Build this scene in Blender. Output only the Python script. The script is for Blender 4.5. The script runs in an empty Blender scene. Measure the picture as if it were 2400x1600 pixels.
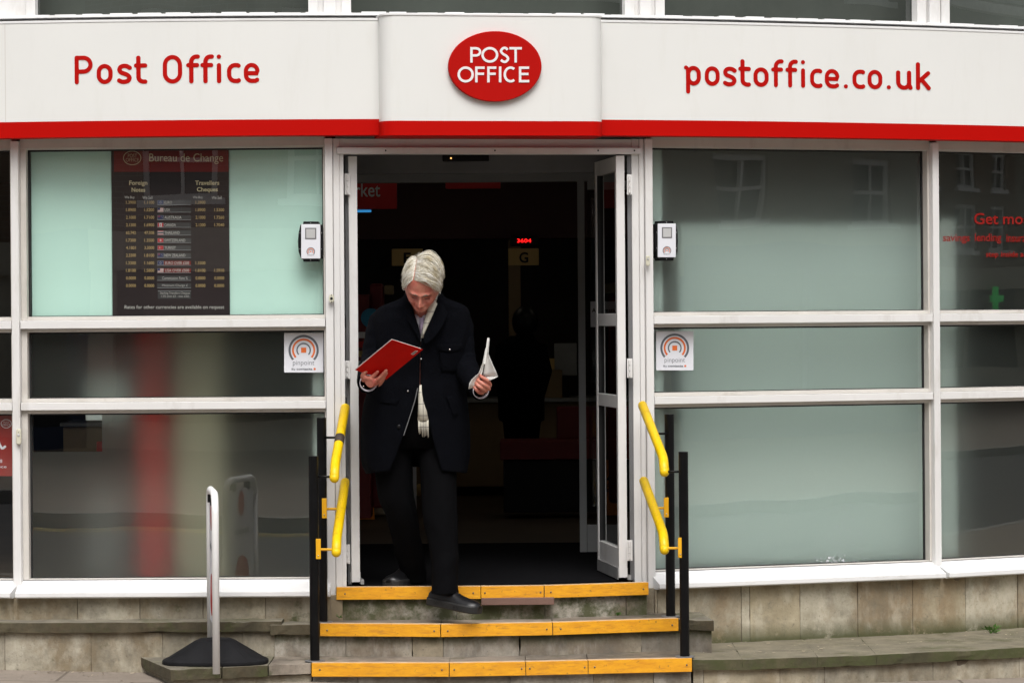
import bpy, bmesh, math, random
from mathutils import Vector, Matrix, noise as mnoise
random.seed(7)
R = math.radians
scene = bpy.context.scene
C = scene.collection

# ------------------------------------------------------------------ camera, sky, sun, exposure
EYE = 1.81; DIST = 16.0; FPX = 7360.0; ROLL = R(0.44); HX, HY = 1200.0, 750.0
cd = bpy.data.cameras.new('camera'); cam = bpy.data.objects.new('camera', cd); C.objects.link(cam)
cd.sensor_width = 36.0; cd.lens = FPX/2400*36.0; cd.shift_y = -50.0/2400; cd.clip_end = 500; cd.clip_start = .1
cam.location = (0, -DIST, EYE)
cam.rotation_euler = (Matrix.Rotation(R(90), 4, 'X') @ Matrix.Rotation(-ROLL, 4, 'Z')).to_euler()
scene.camera = cam
SUN_EL, SUN_AZ = R(55), R(174)          # azimuth clockwise from +Y, so the sun is behind the camera, a little to the left
wd = bpy.data.worlds.new('World'); scene.world = wd; wd.use_nodes = True
wn = wd.node_tree; wn.nodes.clear()
sky = wn.nodes.new('ShaderNodeTexSky'); sky.sky_type = 'NISHITA'; sky.sun_disc = False
sky.sun_elevation = SUN_EL; sky.sun_rotation = SUN_AZ; sky.air_density = 1.2; sky.dust_density = 6.0; sky.ozone_density = 1.0
hs = wn.nodes.new('ShaderNodeHueSaturation'); hs.inputs['Saturation'].default_value = .18
bg = wn.nodes.new('ShaderNodeBackground'); bg.inputs['Strength'].default_value = .12
wo = wn.nodes.new('ShaderNodeOutputWorld')
wn.links.new(sky.outputs[0], hs.inputs['Color']); wn.links.new(hs.outputs[0], bg.inputs[0]); wn.links.new(bg.outputs[0], wo.inputs[0])
sd = bpy.data.lights.new('sun', 'SUN'); sun = bpy.data.objects.new('sun', sd); C.objects.link(sun)
sd.energy = 1.2; sd.angle = R(35); sd.color = (1, .97, .93)
sun.rotation_euler = (Vector((math.sin(SUN_AZ)*math.cos(SUN_EL), math.cos(SUN_AZ)*math.cos(SUN_EL), math.sin(SUN_EL)))).to_track_quat('Z', 'Y').to_euler()
scene.view_settings.view_transform = 'Standard'; scene.view_settings.look = 'None'
scene.view_settings.exposure = 0.42; scene.view_settings.gamma = 1.0
scene.render.engine = 'CYCLES'
scene.cycles.use_denoising = True
scene.cycles.max_bounces = 10; scene.cycles.diffuse_bounces = 4; scene.cycles.glossy_bounces = 4
scene.cycles.transmission_bounces = 8; scene.cycles.transparent_max_bounces = 16

# ------------------------------------------------------------------ measuring helpers
CA, SA = math.cos(ROLL), math.sin(ROLL)
def ray(px, py):
    u, v = px-HX, -(py-HY)
    return Vector((u*CA + v*SA, FPX, -u*SA + v*CA))/FPX
def at(px, py, y):                       # world point seen at that spot of the photograph at world depth y
    r = ray(px, py); d = y+DIST
    return Vector((r.x*d, y, EYE+r.z*d))
def curve_y(x): return (x+1.5)**2/16.8
def on_curve(px, py, off):
    y = 0.3
    for _ in range(12):
        p = at(px, py, y); y = curve_y(p.x)-off*math.sqrt(1+((p.x+1.5)/8.4)**2)
    return at(px, py, y)
class Frame:                             # vertical plane frame: s along, n outwards, z up
    def __init__(f, a, b):
        f.a = Vector((a[0], a[1], 0)); d = Vector((b[0]-a[0], b[1]-a[1], 0)); f.L = d.length
        f.t = d.normalized(); f.n = Vector((f.t.y, -f.t.x, 0))
    def P(f, s, n, z): return f.a + f.t*s + f.n*n + Vector((0, 0, z))
    def px(f, px, py, n=0):
        r = ray(px, py); o = Vector((0, -DIST, EYE)); q = f.a+f.n*n
        t = (q-o).dot(f.n)/r.dot(f.n) if False else ((q-o).x*f.n.x+(q-o).y*f.n.y)/(r.x*f.n.x+r.y*f.n.y)
        p = o+r*t
        return (p-f.a).dot(f.t), p.z

# ------------------------------------------------------------------ object helpers
def link(o, parent=None):
    C.objects.link(o)
    if parent is not None: o.parent = parent
    return o
def tag(o, label=None, cat=None, group=None, kind=None):
    if label: o['label'] = label
    if cat: o['category'] = cat
    if group: o['group'] = group
    if kind: o['kind'] = kind
    return o
def thing(name, label, cat, loc=(0, 0, 0), group=None):
    o = bpy.data.objects.new(name, None); link(o); o.location = loc; o.empty_display_size = .05
    return tag(o, label, cat, group)
def abs_parent(o, parent):               # meshes are built in world coordinates; only a thing's Empty stands off the origin
    o.parent = parent
    if parent.type == 'EMPTY': o.matrix_parent_inverse = Matrix.Translation(parent.location).inverted()
class MB:
    def __init__(s): s.v = []; s.f = []; s.m = []
    def add(s, vs, fs, mi=0):
        b = len(s.v); s.v += [tuple(v) for v in vs]
        for f in fs: s.f.append(tuple(b+i for i in f)); s.m.append(mi)
    def quad(s, a, b, c, d, mi=0): s.add([a, b, c, d], [(0, 1, 2, 3)], mi)
    def box(s, P, s0, s1, n0, n1, z0, z1, mi=0):
        vs = [P(a, n, z) for z in (z0, z1) for n in (n0, n1) for a in (s0, s1)]
        s.add(vs, [(0, 1, 3, 2), (4, 6, 7, 5), (0, 4, 5, 1), (2, 3, 7, 6), (0, 2, 6, 4), (1, 5, 7, 3)], mi)
    def wbox(s, x0, x1, y0, y1, z0, z1, mi=0):
        s.box(lambda a, n, z: Vector((a, n, z)), x0, x1, y0, y1, z0, z1, mi)
    def prism(s, poly, z0, z1, mi=0):    # poly: xy list
        n = len(poly); vs = [(p[0], p[1], z0) for p in poly]+[(p[0], p[1], z1) for p in poly]
        s.add(vs, [tuple(range(n))[::-1], tuple(range(n, 2*n))]+[(i, (i+1) % n, n+(i+1) % n, n+i) for i in range(n)], mi)
    def slab(s, P, pts, n0, n1, mi=0):   # pts: (s,z) outline in a frame, extruded n0..n1
        n = len(pts); vs = [P(a, n0, z) for a, z in pts]+[P(a, n1, z) for a, z in pts]
        s.add(vs, [tuple(range(n))[::-1], tuple(range(n, 2*n))]+[(i, (i+1) % n, n+(i+1) % n, n+i) for i in range(n)], mi)
    def tube(s, path, r, seg=12, mi=0, caps=True):
        path = [Vector(p) for p in path]; rs = r if isinstance(r, (list, tuple)) else [r]*len(path)
        n = len(path); up = None; rings = []
        for i, p in enumerate(path):
            d = (path[min(i+1, n-1)]-path[max(i-1, 0)]).normalized()
            if up is None: up = d.orthogonal().normalized()
            up = (up - d*up.dot(d)).normalized(); sd_ = d.cross(up)
            rings.append([p+(up*math.cos(2*math.pi*k/seg)+sd_*math.sin(2*math.pi*k/seg))*rs[i] for k in range(seg)])
        vs = [v for rg in rings for v in rg]; fs = []
        for i in range(n-1):
            for k in range(seg):
                fs.append((i*seg+k, i*seg+(k+1) % seg, (i+1)*seg+(k+1) % seg, (i+1)*seg+k))
        if caps: fs += [tuple(range(seg))[::-1], tuple(range((n-1)*seg, n*seg))]
        s.add(vs, fs, mi)
    def ball(s, c, r, seg=12, mi=0, M=None):
        vs = []; fs = []; h = seg//2
        r = r if isinstance(r, (list, tuple)) else (r, r, r)
        for i in range(h+1):
            for k in range(seg):
                a = math.pi*i/h; b = 2*math.pi*k/seg
                v = Vector((r[0]*math.sin(a)*math.cos(b), r[1]*math.sin(a)*math.sin(b), r[2]*math.cos(a)))
                if M is not None: v = M @ v
                vs.append(Vector(c)+v)
        for i in range(h):
            for k in range(seg): fs.append((i*seg+k, (i+1)*seg+k, (i+1)*seg+(k+1) % seg, i*seg+(k+1) % seg))
        s.add(vs, fs, mi)
    def build(s, name, mats, parent=None, smooth=False, bevel=0, merge=False, recalc=True, rough=0, grid=.05):
        me = bpy.data.meshes.new(name); me.from_pydata(s.v, [], s.f)
        mats = mats if isinstance(mats, (list, tuple)) else [mats]
        for m in mats: me.materials.append(m)
        for p, mi in zip(me.polygons, s.m): p.material_index = mi
        bm = bmesh.new(); bm.from_mesh(me)
        if merge: bmesh.ops.remove_doubles(bm, verts=bm.verts, dist=1e-5)
        if rough:
            for _ in range(6):
                es = [e for e in bm.edges if e.calc_length() > grid]
                if not es: break
                bmesh.ops.subdivide_edges(bm, edges=es, cuts=1, use_grid_fill=True)
            bmesh.ops.triangulate(bm, faces=[f_ for f_ in bm.faces if len(f_.verts) > 4])
            bm.normal_update()
            for v in bm.verts:
                c = v.co; sharp = any(e.is_manifold and e.calc_face_angle(0) > .8 for e in v.link_edges)
                k = rough*(mnoise.noise(c*17)+.6*mnoise.noise(c*43)); chip = max(0, mnoise.noise(c*9+Vector((5, 5, 5)))-.28)*rough*9 if sharp else 0
                v.co = c+v.normal*(k-chip)
        if recalc: bmesh.ops.recalc_face_normals(bm, faces=bm.faces)
        bm.to_mesh(me); bm.free()
        if smooth: me.polygons.foreach_set('use_smooth', [True]*len(me.polygons))
        o = bpy.data.objects.new(name, me); link(o)
        if parent is not None: abs_parent(o, parent)
        if bevel:
            b = o.modifiers.new('bevel', 'BEVEL'); b.width = bevel; b.segments = 2; b.limit_method = 'ANGLE'; b.angle_limit = R(40)
        return o

# ------------------------------------------------------------------ text
def text_geo(body, bold=0.0, res=3):
    cu = bpy.data.curves.new('txt', 'FONT'); cu.body = body; cu.resolution_u = res; cu.offset = bold; cu.fill_mode = 'FRONT'
    o = bpy.data.objects.new('txt', cu); C.objects.link(o)
    bpy.context.view_layer.update()
    me = bpy.data.meshes.new_from_object(o.evaluated_get(bpy.context.evaluated_depsgraph_get()))
    vs = [v.co.copy() for v in me.vertices]; fs = [tuple(p.vertices) for p in me.polygons]
    bpy.data.objects.remove(o); bpy.data.curves.remove(cu); bpy.data.meshes.remove(me)
    x0 = min(v.x for v in vs); x1 = max(v.x for v in vs); y0 = min(v.y for v in vs); y1 = max(v.y for v in vs)
    return [((v.x-x0)/max(x1-x0, 1e-6), (v.y-y0)/max(y1-y0, 1e-6)) for v in vs], fs
def put_text(mb, body, mp, x0, x1, ytop, ybot, mi=0, bold=0.0):
    """mp(px,py)->world; the ink box fills x0..x1, ytop..ybot in photograph pixels of the thing's own plane"""
    vs, fs = text_geo(body, bold)
    mb.add([mp(x0+(x1-x0)*u, ybot+(ytop-ybot)*w) for u, w in vs], fs, mi)
def catmull(pts, n=6, closed=False):
    out = []; N = len(pts)
    rng = range(N if closed else N-1)
    for i in rng:
        p = [pts[(i+k) % N] if closed else pts[max(0, min(N-1, i+k))] for k in (-1, 0, 1, 2)]
        for j in range(n):
            t = j/n
            out.append(tuple(.5*((2*p[1][d])+(-p[0][d]+p[2][d])*t+(2*p[0][d]-5*p[1][d]+4*p[2][d]-p[3][d])*t*t+(-p[0][d]+3*p[1][d]-3*p[2][d]+p[3][d])*t**3) for d in range(len(pts[0]))))
    if not closed: out.append(tuple(pts[-1]))
    return out
def arc(cx, cy, rx, ry, a0, a1, n=12):
    return [(cx+rx*math.cos(R(a0+(a1-a0)*i/n)), cy+ry*math.sin(R(a0+(a1-a0)*i/n))) for i in range(n+1)]
def stroke(mb, pts, w, place, closed=False, th=.004, lift=0.0, round_=True, mi=0):
    """ribbon of width w along 2-D centre line pts; place(x, y, n) -> world; rounded ends"""
    pts = [Vector(p) for p in pts]; n = len(pts); h = w/2
    L = []; Rr = []
    for i in range(n):
        a = pts[(i-1) % n] if (closed or i > 0) else pts[i]; b = pts[(i+1) % n] if (closed or i < n-1) else pts[i]
        d = (b-a)
        if d.length < 1e-9: d = Vector((1, 0))
        d.normalize(); nn = Vector((-d.y, d.x)); L.append(pts[i]+nn*h); Rr.append(pts[i]-nn*h)
    vs = []; fs = []
    def rib(A, B, cl):
        m = len(A); b = len(vs)
        for t_ in (lift+th, lift):
            for p, q in zip(A, B): vs.append(place(p.x, p.y, t_)); vs.append(place(q.x, q.y, t_))
        for i in range(m if cl else m-1):
            j = (i+1) % m
            fs.append((b+2*i, b+2*j, b+2*j+1, b+2*i+1))
            fs.append((b+2*i, b+2*m+2*i, b+2*m+2*j, b+2*j)); fs.append((b+2*i+1, b+2*j+1, b+2*m+2*j+1, b+2*m+2*i+1))
        if not cl:
            for i in (0, m-1): fs.append((b+2*i, b+2*i+1, b+2*m+2*i+1, b+2*m+2*i))
    rib(L, Rr, closed)
    if not closed and round_:
        for e, sgn in ((0, -1), (n-1, 1)):
            d = (pts[1]-pts[0]) if e == 0 else (pts[-1]-pts[-2])
            d.normalize(); a0 = math.atan2(d.y, d.x)*180/math.pi + (90 if e == 0 else -90)
            ar = [Vector(p) for p in arc(pts[e].x, pts[e].y, h, h, a0, a0+180, 8)]
            b = len(vs); m = len(ar)
            for t_ in (lift+th, lift):
                for p in ar: vs.append(place(p.x, p.y, t_))
            fs.append(tuple(range(b, b+m)))
            for i in range(m-1): fs.append((b+i, b+i+1, b+m+i+1, b+m+i))
    mb.add(vs, fs, mi)

# ------------------------------------------------------------------ materials
def new_mat(name):
    m = bpy.data.materials.new(name); m.use_nodes = True; nt = m.node_tree
    return m, nt, nt.nodes['Principled BSDF']
def N(nt, t, **kw):
    n = nt.nodes.new(t)
    for k, v in kw.items():
        if k in n.inputs: n.inputs[k].default_value = v
        else: setattr(n, k, v)
    return n
def coords(nt, scale=(1, 1, 1)):
    g = N(nt, 'ShaderNodeTexCoord'); mp = N(nt, 'ShaderNodeMapping'); mp.inputs['Scale'].default_value = scale
    nt.links.new(g.outputs['Object'], mp.inputs[0]); return mp.outputs[0]
def noise_tex(nt, vec, scale, detail=4, rough=.55):
    n = N(nt, 'ShaderNodeTexNoise'); n.inputs['Scale'].default_value = scale; n.inputs['Detail'].default_value = detail
    n.inputs['Roughness'].default_value = rough; nt.links.new(vec, n.inputs['Vector']); return n.outputs['Fac']
def ramp(nt, fac, stops):
    r = N(nt, 'ShaderNodeValToRGB'); e = r.color_ramp.elements
    while len(e) < len(stops): e.new(.5)
    for el, (p, c) in zip(e, stops):
        el.position = p; el.color = (c, c, c, 1) if not isinstance(c, tuple) else (*c, 1)
    nt.links.new(fac, r.inputs[0]); return r.outputs[0]
def mixc(nt, fac, a, b, mode='MIX'):
    m = N(nt, 'ShaderNodeMix', data_type='RGBA', blend_type=mode)
    for s_, v in ((0, fac), (6, a), (7, b)):
        if isinstance(v, (float, int)): m.inputs[s_].default_value = v
        elif isinstance(v, tuple): m.inputs[s_].default_value = (*v, 1)
        else: nt.links.new(v, m.inputs[s_])
    return m.outputs[2]
def bump(nt, bsdf, h, strength=.3, dist=.01):
    b = N(nt, 'ShaderNodeBump'); b.inputs['Strength'].default_value = strength; b.inputs['Distance'].default_value = dist
    nt.links.new(h, b.inputs['Height']); nt.links.new(b.outputs[0], bsdf.inputs['Normal'])
def simple(name, col, rough=.5, metal=0, var=.12, scale=6, bmp=0, bscale=80, spec=.5, dirt=None):
    m, nt, b = new_mat(name); v = coords(nt)
    n1 = noise_tex(nt, v, scale, 5)
    c = mixc(nt, ramp(nt, n1, [(.3, 0.0), (.7, 1.0)]), tuple(x*(1-var) for x in col), tuple(min(1, x*(1+var)) for x in col))
    if dirt:
        n2 = noise_tex(nt, coords(nt, dirt[2] if len(dirt) > 2 else (1, 1, .35)), dirt[1], 6, .7)
        c = mixc(nt, ramp(nt, n2, [(.55, 0.0), (.8, .6)]), c, dirt[0])
    nt.links.new(c, b.inputs['Base Color'])
    b.inputs['Roughness'].default_value = rough; b.inputs['Metallic'].default_value = metal; b.inputs['Specular IOR Level'].default_value = spec
    if bmp: bump(nt, b, noise_tex(nt, v, bscale, 4), bmp, .004)
    return m
M = {}
M['white'] = simple('white_paint', (.74, .73, .72), .38, var=.03, scale=3, bmp=.15, bscale=30, dirt=((.45, .42, .37), 5, (1, 1, .3)))
M['white_bright'] = simple('sill_paint', (.80, .80, .80), .35, var=.02, scale=3, bmp=.2, bscale=25, dirt=((.5, .48, .45), 9, (.4, 1, 1)))
M['trim'] = simple('shaded_recess_paint', (.60, .57, .53), .45, var=.06, scale=5, bmp=.15, bscale=30, dirt=((.36, .32, .27), 5))  # white frame paint darkened and browned for the shade in the recesses
M['fascia'] = simple('fascia_white', (.755, .755, .735), .33, var=.018, scale=1.5, dirt=((.70, .695, .66), 3.0, (3, 3, .5)))
M['fascia_red'] = simple('fascia_red', (.46, .003, .001), .5, var=.04, scale=2, spec=.08)
M['red'] = simple('sign_red', (.43, .004, .002), .5, var=.02, spec=.1)
M['sign_white'] = simple('sign_white', (.80, .76, .76), .4, var=.01)
M['gasket'] = simple('rubber_gasket', (.012, .012, .013), .6)
M['black'] = simple('black_paint', (.004, .004, .0045), .35, var=.3, scale=20, spec=.22)
M['blackplastic'] = simple('black_plastic', (.006, .006, .007), .4, var=.1, spec=.25)
M['yellow'] = simple('yellow_rail', (.84, .55, .004), .38, var=.08, scale=12, bmp=.25, bscale=60, spec=.35, dirt=((.36, .20, .02), 22, (1, 1, .5)))
M['bracket'] = simple('bracket_yellow', (.78, .40, .01), .38, var=.06)
M['chrome'] = simple('screw_metal', (.6, .6, .6), .25, 1)
M['grey'] = simple('grey_metal', (.16, .16, .165), .45, .0, var=.1)
M['alu'] = simple('aluminium', (.50, .50, .50), .38, .5, var=.1)
M['cream_plastic'] = simple('cream_plastic', (.62, .60, .48), .4, var=.04)
M['grey_pale'] = simple('pale_grey_lens', (.50, .50, .50), .3, var=.05)
M['logo_grey'] = simple('logo_grey', (.12, .13, .15), .5, var=.0)
M['logo_orange'] = simple('logo_orange', (.75, .16, .03), .5, var=.0)
M['sticker'] = simple('sticker_white', (.74, .75, .80), .45, var=.02)
def nosing_mat():
    m, nt, b = new_mat('yellow_nosing'); v = coords(nt)
    n1 = noise_tex(nt, coords(nt, (3, 3, 10)), 4, 6, .7)
    c = mixc(nt, ramp(nt, n1, [(.3, 0.0), (.75, 1.0)]), (.88, .42, .012), (.66, .27, .010))
    n2 = noise_tex(nt, v, 45, 5, .7)
    c = mixc(nt, ramp(nt, n2, [(.62, 0.0), (.72, .85)]), c, (.13, .07, .03))
    n3 = noise_tex(nt, coords(nt, (2, 2, 14)), 7, 5, .6)
    c = mixc(nt, ramp(nt, n3, [(.52, 0.0), (.72, .6)]), c, (.40, .16, .03))
    g = N(nt, 'ShaderNodeNewGeometry'); sp = N(nt, 'ShaderNodeSeparateXYZ'); nt.links.new(g.outputs['Normal'], sp.inputs[0])
    top = ramp(nt, sp.outputs['Z'], [(.4, 0.0), (.7, 1.0)])
    worn = mixc(nt, ramp(nt, noise_tex(nt, v, 18, 5, .7), [(.35, 0.0), (.6, 1.0)]), (.62, .36, .16), (.66, .50, .34))
    c = mixc(nt, top, c, worn)
    nt.links.new(c, b.inputs['Base Color']); b.inputs['Roughness'].default_value = .5
    bump(nt, b, n2, .2, .003); return m
M['nosing'] = nosing_mat()
def stone_mat(name, c1, c2, stain, moss=0.0, mossz=None, scale=7, joint_dark=.0, topcol=None, isl=1.0):
    m, nt, b = new_mat(name); v = coords(nt); g = N(nt, 'ShaderNodeNewGeometry')
    isl_k = isl; n1 = noise_tex(nt, v, scale, 8, .65)
    c = mixc(nt, ramp(nt, n1, [(.32, 0.0), (.68, 1.0)]), c1, c2)
    isl = ramp(nt, g.outputs['Random Per Island'], [(0.0, (.70, .66, .60)), (.3, (1, .97, .93)), (.55, (.93, .84, .68)), (.8, (1.05, 1.03, 1.0)), (1.0, (1.18, 1.16, 1.12))])
    c = mixc(nt, isl_k, c, isl, 'MULTIPLY')
    n2 = noise_tex(nt, coords(nt, (1, 1, .7)), 3.1, 6, .7)
    c = mixc(nt, ramp(nt, n2, [(.46, 0.0), (.60, .85)]), c, stain)
    n6 = noise_tex(nt, coords(nt, (1.3, 1.3, .5)), 5.5, 5, .65)
    n8 = noise_tex(nt, v, 13, 6, .7); c = mixc(nt, ramp(nt, n8, [(.5, 0.0), (.68, .5)]), c, tuple(x*.55 for x in c1))
    c = mixc(nt, ramp(nt, n6, [(.54, 0.0), (.66, .35)]), c, tuple(min(1, x*1.3) for x in c2))
    n3 = noise_tex(nt, v, 70, 3, .6)
    c = mixc(nt, ramp(nt, n3, [(.60, 0.0), (.74, .5)]), c, tuple(x*.40 for x in c1))
    n7 = noise_tex(nt, coords(nt, (1, 1, .8)), 1.7, 7, .72)
    c = mixc(nt, ramp(nt, n7, [(.50, 0.0), (.66, .6)]), c, tuple(x*.42 for x in c1))
    if moss:
        n4 = noise_tex(nt, v, 5, 7, .75); mf = ramp(nt, n4, [(.62-moss*.25, 0.0), (.72-moss*.2, .9)])
        if mossz:
            sp = N(nt, 'ShaderNodeSeparateXYZ'); nt.links.new(v, sp.inputs[0])
            mr = N(nt, 'ShaderNodeMapRange'); mr.inputs['From Min'].default_value = mossz[0]; mr.inputs['From Max'].default_value = mossz[1]
            nt.links.new(sp.outputs['Z'], mr.inputs['Value']); nt.links.new(mr.outputs[0], (mm := N(nt, 'ShaderNodeMath', operation='MULTIPLY')).inputs[0])
            nt.links.new(mf, mm.inputs[1]); mf = mm.outputs[0]
        c = mixc(nt, mf, c, (.055, .062, .018))
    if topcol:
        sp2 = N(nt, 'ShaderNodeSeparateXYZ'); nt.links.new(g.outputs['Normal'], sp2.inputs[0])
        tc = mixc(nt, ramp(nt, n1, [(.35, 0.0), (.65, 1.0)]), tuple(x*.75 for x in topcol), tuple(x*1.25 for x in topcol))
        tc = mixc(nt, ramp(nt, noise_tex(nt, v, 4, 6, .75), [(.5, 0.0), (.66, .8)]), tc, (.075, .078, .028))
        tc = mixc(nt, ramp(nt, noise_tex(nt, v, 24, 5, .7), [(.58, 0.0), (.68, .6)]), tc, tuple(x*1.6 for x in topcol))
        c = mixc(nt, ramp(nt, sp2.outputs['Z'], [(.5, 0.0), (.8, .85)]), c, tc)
    nt.links.new(c, b.inputs['Base Color']); b.inputs['Roughness'].default_value = .85
    h = mixc(nt, .5, noise_tex(nt, v, 55, 5, .7), n1)
    bump(nt, b, h, .65, .008); return m
M['ashlar'] = stone_mat('sandstone_blocks', (.285, .258, .198), (.46, .43, .355), (.21, .16, .095), .06, isl=.8)
M['ashlar_mossy'] = stone_mat('sandstone_blocks_mossy', (.31, .28, .21), (.49, .455, .37), (.27, .20, .12), 1.3, (.22, .13), isl=.85)
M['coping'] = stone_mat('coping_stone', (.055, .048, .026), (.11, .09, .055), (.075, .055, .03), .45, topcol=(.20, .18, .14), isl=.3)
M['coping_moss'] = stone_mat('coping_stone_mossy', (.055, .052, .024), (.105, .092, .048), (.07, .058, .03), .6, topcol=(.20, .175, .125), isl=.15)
M['riser'] = stone_mat('step_riser_stone', (.25, .23, .195), (.45, .425, .38), (.18, .14, .10), 1.0, (.17, .23))
M['mortar'] = simple('mortar', (.17, .135, .10), .9, var=.3, scale=30, bmp=.4)
M['tread'] = stone_mat('tread_stone', (.20, .17, .14), (.31, .27, .225), (.12, .10, .075), .25)
def pavement_mat():
    m, nt, b = new_mat('paving_slabs'); v = coords(nt)
    br = N(nt, 'ShaderNodeTexBrick'); nt.links.new(v, br.inputs['Vector']); br.inputs['Scale'].default_value = 1
    br.inputs['Brick Width'].default_value = .75; br.inputs['Row Height'].default_value = .6; br.inputs['Mortar Size'].default_value = .008
    br.inputs['Color1'].default_value = (.33, .28, .23, 1); br.inputs['Color2'].default_value = (.25, .21, .175, 1); br.inputs['Mortar'].default_value = (.10, .08, .06, 1)
    c = mixc(nt, ramp(nt, noise_tex(nt, v, 6, 8, .7), [(.35, 0.0), (.7, .7)]), br.outputs[0], (.17, .14, .11))
    c = mixc(nt, ramp(nt, noise_tex(nt, v, 60, 4, .6), [(.6, 0.0), (.7, .6)]), c, (.10, .085, .065))
    nt.links.new(c, b.inputs['Base Color']); b.inputs['Roughness'].default_value = .85
    bump(nt, b, noise_tex(nt, v, 50, 5), .4, .006); return m
M['pavement'] = pavement_mat()
M['asphalt'] = simple('asphalt', (.06, .06, .062), .85, var=.2, scale=4, bmp=.4, bscale=90)
def glass_mat(name, refl=1.0, tint=(.78, .86, .82), wav=.03, f0=.105):
    m, nt, b = new_mat(name); nt.nodes.remove(b); out = nt.nodes['Material Output']
    v = coords(nt)
    tr = N(nt, 'ShaderNodeBsdfTransparent'); tr.inputs[0].default_value = (*tint, 1)
    gl = N(nt, 'ShaderNodeBsdfGlossy'); gl.inputs['Roughness'].default_value = 0.0; gl.inputs[0].default_value = (refl, refl, refl, 1)
    # reflectance of a thin double sheet, the same from either side
    ge = N(nt, 'ShaderNodeNewGeometry'); dt = N(nt, 'ShaderNodeVectorMath', operation='DOT_PRODUCT'); nt.links.new(ge.outputs['Incoming'], dt.inputs[0]); nt.links.new(ge.outputs['True Normal'], dt.inputs[1])
    def ma(op, a, b=None):
        n = N(nt, 'ShaderNodeMath', operation=op)
        for i_, q in enumerate((a, b)):
            if q is None: continue
            if isinstance(q, (int, float)): n.inputs[i_].default_value = q
            else: nt.links.new(q, n.inputs[i_])
        return n
    p5 = ma('POWER', ma('SUBTRACT', 1.0, ma('ABSOLUTE', dt.outputs['Value']).outputs[0]).outputs[0], 5.0)
    fr = ma('ADD', ma('MULTIPLY', p5.outputs[0], .88).outputs[0], f0)
    bp = N(nt, 'ShaderNodeBump'); bp.inputs['Strength'].default_value = wav; bp.inputs['Distance'].default_value = .05
    nt.links.new(noise_tex(nt, coords(nt, (1, 1, .6)), 1.6, 1), bp.inputs['Height'])
    nt.links.new(bp.outputs[0], gl.inputs['Normal'])
    mx = N(nt, 'ShaderNodeMixShader'); nt.links.new(fr.outputs[0], mx.inputs[0]); nt.links.new(tr.outputs[0], mx.inputs[1]); nt.links.new(gl.outputs[0], mx.inputs[2])
    nt.links.new(mx.outputs[0], out.inputs[0]); return m
M['glass'] = glass_mat('window_glass')
M['doorglass'] = glass_mat('door_glass', .7, (.6, .62, .62), .02, .07)
def film_mat(name, diff=.25, dcol=(.42, .50, .46), rcol=(.72, .80, .76), rough=.42, trans=.3):
    m, nt, b = new_mat(name); nt.nodes.remove(b); out = nt.nodes['Material Output']
    rf = N(nt, 'ShaderNodeBsdfRefraction'); rf.inputs['Roughness'].default_value = rough; rf.inputs['IOR'].default_value = 1.32; rf.inputs[0].default_value = (*rcol, 1)
    tl = N(nt, 'ShaderNodeBsdfTranslucent'); tl.inputs[0].default_value = (*rcol, 1)
    df = N(nt, 'ShaderNodeBsdfDiffuse'); df.inputs[0].default_value = (*dcol, 1)
    m0 = N(nt, 'ShaderNodeMixShader'); m0.inputs[0].default_value = trans; nt.links.new(rf.outputs[0], m0.inputs[1]); nt.links.new(tl.outputs[0], m0.inputs[2])
    mx = N(nt, 'ShaderNodeMixShader'); mx.inputs[0].default_value = diff
    nt.links.new(m0.outputs[0], mx.inputs[1]); nt.links.new(df.outputs[0], mx.inputs[2]); nt.links.new(mx.outputs[0], out.inputs[0]); return m
M['film'] = film_mat('frosted_film', .05, (.42,.46,.43), (.88,.91,.88), .80, .22)
M['film_light'] = film_mat('frosted_film_light', .08, (.60, .66, .62), (.90, .95, .92), .70, .20)
M['aqua'] = simple('aqua_backing_film', (.58, .82, .74), .5, var=.03, scale=.8)
M['glass'].node_tree.nodes['Transparent BSDF'].inputs[0].default_value = (.95, .975, .96, 1)
# ------------------------------------------------------------------ ground and street
SL = -.0193
def ground_z(x, base=.015): return base+SL*max(-9, min(9, x))
def sheet(name, x0, x1, y0, y1, base, mat, label=None):
    mb = MB(); xs = [x0, -9, 9, x1]
    for a, b in zip(xs, xs[1:]):
        mb.quad((a, y0, ground_z(a, base)), (b, y0, ground_z(b, base)), (b, y1, ground_z(b, base)), (a, y1, ground_z(a, base)))
    o = mb.build(name, mat, merge=True); tag(o, kind='structure'); return o
sheet('ground', -150, 150, -200, 200, -.25, M['asphalt'])
sheet('pavement', -90, 90, -4.0, 3.2, .015, M['pavement'])
sheet('road', -90, 90, -12.0, -4.15, -.11, M['asphalt'])
sheet('pavement_across', -90, 90, -25.3, -12.15, .015, M['pavement'])
for nm, ya, yb in (('kerb', -4.15, -4.0), ('kerb_across', -12.15, -12.0)):
    mb = MB(); xs = [-90, -9, 9, 90]
    for a, b in zip(xs, xs[1:]):
        vs = [(x, y, ground_z(x, .019)+dz) for x in (a, b) for y in (ya, yb) for dz in (0, -.2)]
        mb.add(vs, [(0, 2, 6, 4), (0, 4, 5, 1), (2, 3, 7, 6), (0, 1, 3, 2), (4, 6, 7, 5)])
    tag(mb.build(nm, simple(nm+'_granite', (.30, .29, .27), .8, var=.2, scale=12), merge=True), kind='structure')
mb = MB()
for ya in (-4.45, -4.65, -11.55, -11.75): mb.quad((-9, ya, ground_z(-9, -.106)), (9, ya, ground_z(9, -.106)), (9, ya+.09, ground_z(9, -.106)), (-9, ya+.09, ground_z(-9, -.106)))
tag(mb.build('road_marking', simple('road_yellow', (.62, .45, .06), .7, var=.2)), kind='structure')

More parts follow.
